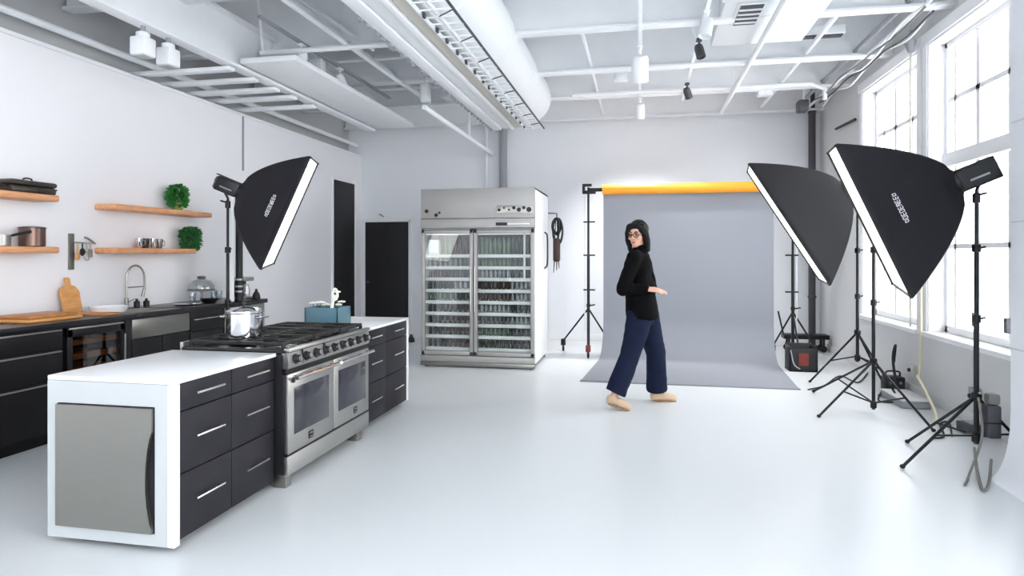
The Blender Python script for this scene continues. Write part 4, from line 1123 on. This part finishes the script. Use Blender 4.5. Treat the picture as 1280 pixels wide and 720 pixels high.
    for sgn in (-1, 1): mb.tube([mid + ax * .12 + e1 * .075 + e2 * .03 * sgn, mid - ax * .13 + e1 * .075 + e2 * .03 * sgn], .006, 6)
    mb.build('cooling_rib', m_dgrey, h)
    MB().obox(b1 - ax * .004, ax, e2, e1, .006, .05, .055, .003).build('rear_panel', m_dgrey, h)
    MB().lathe([(.016, 0), (.014, .014), (.003, .015)], b1 - ax * .01 + e1 * .02, 12, -ax).build('dial', m_gpipe, h)
    MB().obox(mid - e2 * .063 - e1 * .02, ax, e2, e1, headlen * .24, .002, .006, .0008).build('stripe', m_gpipe, h)
    # yoke down to the stand
    sx, sy = mid.x, mid.y
    yk = mid - e1 * .066
    T([yk, V((sx, sy, yk.z - .05)), V((sx, sy, yk.z - .11))], .010, 8).build('yoke', m_stand, h)
    MB().lathe([(.014, -.045), (.024, -.04), (.024, .02), (.012, .03)], (sx, sy, yk.z - .10), 14).build('stand_adapter', m_stand, h)
    T([(sx, sy - .02, yk.z - .09), (sx + .05 * flip, sy - .04, yk.z - .075)], .008, 8).build('tilt_knob', m_stand, h)
    return yk.z - .14, mid
# big right softbox
cr_ = lambda a: (math.cos(math.radians(a)), math.sin(math.radians(a)))
z, m = softbox(1193.5, 228.8, 4.60, cr_(203.13), .78, 1.172, .566, math.radians(11.46), 'large black softbox at right, nearest the camera, lettered side outward', 'black strobe head behind the large right softbox', .255, roll=math.radians(-4.07), bulge=.66)
bR = (m.x, m.y)
light_stand(bR, ((2.09, 5.62), (1.81, 4.95), (2.80, 5.20)), .50, .22, z, 'black tripod light stand under the large right softbox')
# middle softbox
z, m = softbox(1055.7, 237.4, 7.02, cr_(211.07), .95, 1.516, .656, math.radians(8.7), 'black softbox in the middle, behind the large right one', 'black strobe head behind the middle softbox', .27, text=False, roll=math.radians(-1.35), bulge=.66)
bM = (m.x, m.y)
light_stand(bM, ((m.x - .36, m.y + .50), (m.x + .27, m.y - .42), (m.x + .40, m.y + .38)), .66, .40, z, 'black tripod light stand under the middle softbox')
# left softbox
z, m = softbox(301.7, 240.5, 6.14, cr_(-22.55), .72, 1.122, .447, math.radians(11.25), 'black softbox at left above the kitchen counter', 'black strobe head behind the left softbox', .24, -1, roll=math.radians(2.69), bulge=.62)
light_stand((m.x, m.y), ((m.x - .2, m.y + .36), (m.x + .34, m.y - .1), (m.x - .22, m.y - .34)), .55, .25, z, 'black tripod light stand behind the island at left')
# spare stand
bA = (2.17, 6.62)
light_stand(bA, ((1.86, 7.50), (1.62, 6.35), (2.44, 6.02)), .50, .10, 1.72, 'black tripod light stand between the middle and large right softboxes', .016)

# ------------------------------------------------------------------ cables and gear on the right
def cable(pts, r, m, label, grp='floor cables'):
    return tag(T([V(p) for p in pts], r, 7, 8).build('cable', m), label, 'cable', grp)
def fl(px, py, z=.012):
    d = (CZ - z) * F / (py - HY)
    p = at_d(px, py, d); return V((p.x, p.y, z))
cable([fl(1218, 560), fl(1221, 585), fl(1228, 612), fl(1236, 604), fl(1239, 575)], .010, m_cable, 'grey cable looping on the floor below the big stand')
cable([V((bR[0] - .01, bR[1] - .05, .5)), V((bR[0] - .02, bR[1] - .12, .25)), fl(1212, 592, .03), fl(1206, 606)], .008, m_cable, 'grey cable dropping along the big light stand pole')
cable([fl(1010, 487), fl(1030, 482), fl(1050, 470), fl(1072, 478), fl(1085, 466)], .008, m_rubber, 'black cable beside the backdrop corner')
cable([fl(1098, 494), fl(1112, 489), fl(1108, 482), fl(1098, 500), fl(1120, 503)], .009, m_rubber, 'black cable bunched under the far window')
cable([fl(1165, 548), fl(1180, 545), fl(1175, 530), fl(1186, 528), fl(1190, 545)], .008, m_rubber, 'thin black cable behind the big stand legs')
yh = y_on_x(1150, 2.82)
cable([V((2.83, yh, 1.45)), V((2.83, yh, 1.0)), V((2.83, yh, .5)), V((2.80, yh - .02, .25)), V((2.70, yh - .25, .30)), V((2.62, yh - .6, .25)), V((2.60, yh - .9, .08)), V((2.55, yh - 1.0, .02))], .012, m_yellow, 'pale yellow hose coming down the wall between the windows', None)
cable([V((2.80, 7.9, .30)), V((2.78, 7.8, .5)), V((2.72, 7.7, .35)), V((2.66, 7.4, .05)), V((2.6, 7.2, .012))], .014, m_rubber, 'thick black cable arching out of the wall under the far window')
# wall socket boxes
for k, (px, py) in enumerate(((1140, 455), (1217, 520))):
    yb = y_on_x(px, XR - .04); 
    t = thing('socket_box', (XR - .03, yb, .25), ['small brown socket box low on the wall by the yellow hose', 'grey socket box low on the wall behind the big stand'][k], 'socket box')
    B(XR - .06, XR - .001, yb - .06, yb + .06, .22 + .02 * k, .32 + .02 * k, .01).build('box', m_beige if k == 0 else m_gpipe, t)
    MB().lathe([(.02, 0), (.02, .02), (.012, .022)], (XR - .061, yb, .27), 12, (-1, 0, 0)).build('plug', m_iron, t)
# low white floor box and power packs
t = thing('power_pack', (2.5, 7.2, 0), 'black power pack with handle on the floor under the far window', 'power pack')
pp = fl(1116, 488); B(pp.x - .10, pp.x + .10, pp.y - .08, pp.y + .08, .001, .17, .015).build('case', m_iron, t)
T([(pp.x - .07, pp.y, .165), (pp.x - .06, pp.y, .22), (pp.x + .06, pp.y, .22), (pp.x + .07, pp.y, .165)], .010, 8, 4).build('handle', m_rubber, t)
for k in range(3): MB().lathe([(.016, 0), (.014, .012), (.003, .013)], (pp.x - .05 + .05 * k, pp.y - .08, .11), 10, (0, -1, 0)).build('dial', m_gpipe, t)
pp = fl(1139, 507)
t = thing('floor_box', (pp.x, pp.y, 0), 'low grey metal box on the floor along the window wall', 'box')
B(pp.x - .12, pp.x + .14, pp.y - .1, pp.y + .45, .001, .07, .01).build('case', m_gpipe, t)
B(pp.x - .125, pp.x + .145, pp.y - .105, pp.y + .455, .071, .085, .004).build('lid', m_rgrey, t)
# battery on the big stand
q = V((bR[0] + .075, bR[1] - .03, .24))
t = thing('battery_pack', q, 'dark battery pack strapped to the big right light stand', 'battery pack')
B(q.x - .04, q.x + .05, q.y - .05, q.y + .05, .22, .45, .015).build('case', m_dgrey, t)
B(q.x - .03, q.x + .05, q.y - .04, q.y + .04, .452, .53, .02).build('cap', m_cable, t)
mb = T([(q.x - .06, q.y - .055, .33), (q.x + .055, q.y - .055, .33)], .006, 6); mb.build('strap', m_rubber, t)
q = fl(1214, 545)
t = thing('transformer_box', (q.x + .1, q.y, 0), 'grey transformer box on the floor below the big stand', 'box')
B(q.x - .02, q.x + .2, q.y + .02, q.y + .22, .001, .09, .012).build('case', m_dgrey, t)
B(q.x + .02, q.x + .16, q.y + .06, q.y + .18, .091, .1, .003).build('label_plate', m_gpipe, t)
# black equipment dolly in the far right corner
q = fl(1030, 440); q.x -= .28; q.y += .1
t = thing('equipment_dolly', (q.x, q.y, 0), 'black folding equipment dolly on the floor by the right wall corner', 'dolly')
B(q.x - .30, q.x + .36, q.y - .12, q.y + .12, .20, .27, .01).build('deck', m_stand, t)
T([(q.x - .28, q.y, .235), (q.x - .36, q.y + .02, .62)], .013, 8).build('push_bar', m_stand, t)
for dx in (-.22, .28):
    for dy in (-.08, .08):
        c_ = B(q.x + dx - .015, q.x + dx + .015, q.y + dy - .02, q.y + dy + .02, .09, .20).build('caster_fork', m_stand, t)
        MB().lathe([(.04, -.014), (.052, -.01), (.052, .01), (.04, .014)], (q.x + dx, q.y + dy, .0525), 16, (0, 1, 0)).build('caster_wheel', m_rubber, c_)
q = V((2.06, 8.93, 0))
t = thing('tool_case', q, 'black open gear case with red inside by the right backdrop stand', 'case')
mb = B(q.x - .17, q.x + .17, q.y - .14, q.y - .12, .001, .30, .005); mb.box(q.x - .17, q.x + .17, q.y + .12, q.y + .14, .001, .34, .005); mb.box(q.x - .17, q.x - .15, q.y - .14, q.y + .14, .001, .32, .005); mb.box(q.x + .15, q.x + .17, q.y - .14, q.y + .14, .001, .32, .005); mb.box(q.x - .17, q.x + .17, q.y - .14, q.y + .14, .001, .02)
mb.build('case_shell', m_iron, t)
B(q.x - .06, q.x + .06, q.y - .146, q.y - .139, .08, .24, .003).build('front_patch', m_red, t)
T([(q.x - .16, q.y - .15, .28), (q.x - .12, q.y - .16, .10), (q.x - .05, q.y - .17, .04)], .008, 8, 4).build('strap', m_gpipe, t)

# ------------------------------------------------------------------ person
PO = V((.0, 6.48, 0))
def remeshed(mb, name, m, parent, voxel, smooth=4, disp=0.0, dsc=9.0, origin=None, zs=0.0):
    bm = mb.bm
    me = bpy.data.meshes.new('tmp'); bmesh.ops.recalc_face_normals(bm, faces=bm.faces[:]); bm.to_mesh(me); bm.free()
    o = bpy.data.objects.new('tmp', me); COL.objects.link(o)
    r = o.modifiers.new('r', 'REMESH'); r.mode = 'VOXEL'; r.voxel_size = voxel
    s = o.modifiers.new('s', 'SMOOTH'); s.iterations = smooth; s.factor = .5
    dg = bpy.context.evaluated_depsgraph_get(); dg.update()
    out = bpy.data.meshes.new_from_object(o.evaluated_get(dg))
    bpy.data.objects.remove(o); bpy.data.meshes.remove(me)
    if disp:
        ns = [v.normal.copy() for v in out.vertices]
        for v, n in zip(out.vertices, ns):
            p = v.co * dsc
            v.co += n * disp * (noise.noise(V((p.x, p.y, p.z * .6))) + .5 * noise.noise(p * 2.3))
    out.name = name
    ob = bpy.data.objects.new(name, out); COL.objects.link(ob)
    out.materials.clear(); out.materials.append(m)
    out.polygons.foreach_set('use_smooth', [True] * len(out.polygons))
    if parent is not None:
        og = ORIG[parent.name]
        out.transform(Matrix.Translation(-og)); ob.parent = parent
    else:
        og = V(origin); out.transform(Matrix.Translation(-og)); ob.location = og
    ORIG[ob.name] = og.copy()
    return ob
def Q(x, y, z): return PO + V((x, y, z))
# joints (x: right on the picture, y: away). Walks to the right, head turned back toward the camera's left.
hipN, hipF = Q(.00, -.08, .90), Q(.06, .09, .90)
kneN, kneF = Q(-.10, -.12, .50), Q(.16, .16, .50)
ankN, ankF = Q(-.245, -.19, .135), Q(.17, .25, .095)
shN, shF = Q(-.055, -.185, 1.475), Q(.03, .17, 1.475)
elN, elF = Q(-.165, -.22, 1.17), Q(.10, .22, 1.19)
wrN, wrF = Q(.06, -.22, 1.175), Q(.13, -.03, 1.16)
neck0, neck1 = Q(-.012, 0, 1.50), Q(-.022, -.005, 1.60)
hc = Q(-.025, -.02, 1.70)
hyaw = math.radians(-115)   # facing direction of the head in plan: toward camera, slightly left
fd = V((math.cos(hyaw), math.sin(hyaw), -.12)).normalized()
hs = fd.cross(V((0, 0, 1))).normalized(); hu = hs.cross(fd).normalized()
HM = Matrix((fd, -hs, hu)).transposed()
def HP(f, s, u): return hc + fd * f + hs * s + hu * u
mb = MB()
mb.ball(hc + hu * .025 - fd * .012, .1, 3, (1.0, .80, 1.02), HM)
mb.ball(HP(.028, 0, -.045), .07, 3, (.85, .82, 1.05), HM)
mb.ball(HP(.062, 0, -.095), .026, 2, (1, 1.1, .8), HM)       # chin
mb.limb([HP(.088, 0, .02), HP(.112, 0, -.022)], [.010, .014])  # nose
mb.ball(HP(.098, .013, -.027), .009, 2); mb.ball(HP(.098, -.013, -.027), .009, 2)
mb.ball(HP(.090, 0, -.062), .015, 2, (.7, 1.5, .6), HM)      # lips mound
for s in (-1, 1):
    mb.ball(HP(.083, s * .032, .03), .018, 2, (.6, 1.3, .5), HM)   # brow
    mb.ball(HP(.066, s * .043, -.022), .024, 2)                    # cheek
    mb.ball(HP(-.008, s * .083, -.012), .026, 2, (.7, .35, 1.15), HM)  # ear
mb.limb([neck0 + V((0, 0, -.04)), neck1 + V((0, 0, .03))], [.062, .056])
# torso and limbs under the clothes
mb.ball(Q(-.01, 0, 1.36), .17, 3, (.62, .95, .9)); mb.ball(Q(.01, 0, 1.12), .14, 3, (.65, .9, 1.1)); mb.ball(Q(.025, .005, .94), .155, 3, (.68, .98, .75))
for a, b, c in ((shN, elN, wrN), (shF, elF, wrF)):
    mb.limb([Q(-.01, 0, 1.45), a], [.06, .05]); mb.limb([a, b, c], [.048, .038, .026])
for a, b, c in ((hipN, kneN, ankN), (hipF, kneF, ankF)):
    mb.limb([a, b, b + (c - b) * .3, c], [.085, .056, .055, .036])
def foot(ank, toe, heel): mb.limb([ank, heel, toe], [.034, .034, .026])
toeN, heelN = Q(-.115, -.21, .035), Q(-.285, -.195, .085)
toeF, heelF = Q(.335, .27, .035), Q(.14, .245, .042)
foot(ankN, toeN, heelN); foot(ankF, toeF, heelF)
def hand(w, d, palmn, side, curl):
    d = V(d).normalized(); n = V(palmn).normalized(); n = (n - d * n.dot(d)).normalized(); s = d.cross(n).normalized() * side
    k = w + d * .085
    for j in (-1, -.33, .33, 1): mb.limb([w + s * .012 * j + d * .01, k + s * .030 * j], [.019, .013], 10)
    for j, L in ((-1.0, .062), (-.33, .076), (.33, .082), (1.0, .074)):
        p0 = k + s * .030 * j; dd = d.copy(); pts = [p0]; ln = L
        for q_, fr in enumerate((.45, .32, .25)):
            dd = (dd - n * (-curl)).normalized() if q_ else (dd + n * curl * .5).normalized()
            pts.append(pts[-1] + dd * ln * fr + s * .002 * j)
        mb.limb(pts, [.0105, .0095, .0085, .007], 8)
    p0 = w + s * .026 + d * .028
    mb.limb([p0, p0 + s * .028 + d * .026 + n * .012, p0 + s * .034 + d * .058 + n * .022, p0 + s * .030 + d * .082 + n * .024], [.015, .012, .010, .008], 8)
hand(wrN, (.97, .1, -.04), (.05, .4, -.9), 1, .35)
hand(wrF, (.75, -.6, .0), (-.2, -.1, -1), -1, .45)
body = remeshed(mb, 'person', m_skin, None, .0055, 3, origin=PO)
tag(body, 'walking person in black sweater and navy trousers before the grey backdrop', 'person')
# eyes, brows, lips
for s in (-1, 1):
    MB().ball(HP(.0885, s * .031, .008), .0105, 2, (.5, 1.3, .7), HM).build('eye', m_eye, body)
    T([HP(.095, s * .014, .034), HP(.096, s * .032, .040), HP(.085, s * .05, .034)], .0045, 6, 3).build('eyebrow', m_hair, body)
mb = MB(); mb.ball(HP(.098, 0, -.0585), .011, 2, (.5, 1.9, .5), HM); mb.ball(HP(.097, 0, -.068), .011, 2, (.5, 1.7, .5), HM)
mb.build('lips', m_lip, body)
mb = MB()   # glasses
for s in (-1, 1):
    mb.tube([HP(.108 - .012 * abs(math.cos(a)) * (1 if s * math.cos(a) > 0 else 0), s * .032 + .025 * math.cos(a), .008 + .019 * math.sin(a)) for a in [2 * PI * k / 16 for k in range(17)]], .0035, 6)
    mb.tube([HP(.098, s * .058, .012), HP(.0, s * .088, .012)], .003, 6)
mb.tube([HP(.108, -.008, .012), HP(.108, .008, .012)], .003, 6)
mb.build('glasses', m_iron, body)
# hair: cap plus lengths falling past the shoulders
mb = MB()
mb.ball(hc + hu * .045 - fd * .03, .112, 3, (1.0, .88, .98), HM)
mb.ball(HP(-.06, 0, -.02), .085, 3, (.7, 1.05, 1.2), HM)
for s in (-1, 1):
    mb.limb([HP(.03, s * .062, .085), HP(.015, s * .094, .02), HP(-.005, s * .098, -.06), HP(-.02, s * .088, -.15)], [.036, .032, .036, .030], 12)
mb.limb([HP(-.07, 0, .03), HP(-.085, .0, -.08), HP(-.085, 0, -.17)], [.08, .085, .065], 14)
mb.limb([HP(.062, .05, .09), HP(.066, 0, .105), HP(.062, -.05, .09)], [.022, .022, .022], 10)
remeshed(mb, 'hair', m_hair, body, .008, 3, .005, 22)
# sweater
mb = MB()
mb.ball(Q(-.012, 0, 1.385), .19, 3, (.70, 1.0, .85)); mb.ball(Q(.0, 0, 1.20), .18, 3, (.70, .98, 1.0)); mb.ball(Q(.02, .003, 1.0), .18, 3, (.74, 1.0, .95))
mb.limb([Q(-.012, 0, 1.45), Q(-.005, 0, 1.555)], [.10, .072])
for a, b, c in ((shN, elN, wrN), (shF, elF, wrF)):
    mb.limb([Q(-.01, 0, 1.44), a], [.10, .075]); mb.limb([a, b, b + (c - b) * .93], [.074, .066, .045])
k0 = len(mb.bm.verts)
mb.bm.verts.ensure_lookup_table()
mb.lathe([(.10, .87), (.182, .872), (.188, .92), (.184, 1.0), (.174, 1.1), (.160, 1.22), (.10, 1.30)], (0, 0, 0), 32)
mb.bm.verts.ensure_lookup_table()
for v in mb.bm.verts[k0:]: v.co = PO + V((v.co.x * .86 + .022 - .03 * max(0, (v.co.z - .95)) / .3, v.co.y * 1.13 + .003, v.co.z))
remeshed(mb, 'sweater', m_knit, body, .011, 4, .009, 9)
# trousers
mb = MB()
mb.ball(Q(.025, .005, .90), .17, 3, (.72, .95, .7))
for a, b, c in ((hipN, kneN, ankN), (hipF, kneF, ankF)):
    hem = b + (c - b) * (.93 if c is ankN else .96)
    mb.limb([a + V((0, 0, .02)), a + (b - a) * .35], [.125, .118]); mb.limb([a + (b - a) * .35, b], [.118, .098])
    mb.tube([b, hem], (.097, .104), 20)
    mb.ball(b, .097, 3)
remeshed(mb, 'trousers', m_denim, body, .011, 3, .008, 8)
# shoes
def shoe(ank, toe, heel, nm):
    d = (toe - heel).normalized()
    mb = MB(); mb.limb([heel + V((0, 0, .008)), (heel + toe) / 2 + V((0, 0, .018)), toe + V((0, 0, .006))], [.042, .044, .036], 14)
    mb.limb([heel + V((0, 0, .02)), ank - V((0, 0, .03))], [.042, .043], 14)
    o = remeshed(mb, 'shoe', m_shoe, body, .007, 3)
    sd = d.cross(V((0, 0, 1))).normalized()
    n_ = sd.cross(d).normalized()
    P = []
    for k in range(20):
        a = 2 * PI * k / 20
        c = (heel + toe) / 2
        P.append(c + d * (toe - heel).length * .66 * math.cos(a) * (1 if math.cos(a) > 0 else .9) + sd * .042 * math.sin(a) * (1 - .15 * math.cos(a)) - n_ * .036)
    lo = min(p.z for p in P)
    MB().prism(P, n_ * .014).build('sole', m_sole, o)
shoe(ankN, toeN, heelN, 'near'); shoe(ankF, toeF, heelF, 'far')

# ------------------------------------------------------------------ light, world, camera
w = bpy.data.worlds.new('World'); SC.world = w; w.use_nodes = True
bg = w.node_tree.nodes['Background']
bg.inputs['Color'].default_value = (0.955, 0.985, 1.0, 1); bg.inputs['Strength'].default_value = 6.5
cam = bpy.data.cameras.new('Camera'); co = bpy.data.objects.new('Camera', cam); COL.objects.link(co)
cam.sensor_width = 36; cam.lens = F / 1280 * 36; cam.shift_y = -(360 - HY) / 1280
co.location = (0, 0, CZ); co.rotation_euler = (PI / 2, 0, YAW); cam.clip_end = 100
SC.camera = co
vs = SC.view_settings
vs.view_transform = 'Standard'; vs.look = 'None'; vs.gamma = 1; vs.exposure = 0.38; vs.use_curve_mapping = False
SC.cycles.max_bounces = 10; SC.cycles.diffuse_bounces = 6; SC.cycles.transparent_max_bounces = 12
SC.cycles.use_denoising = True
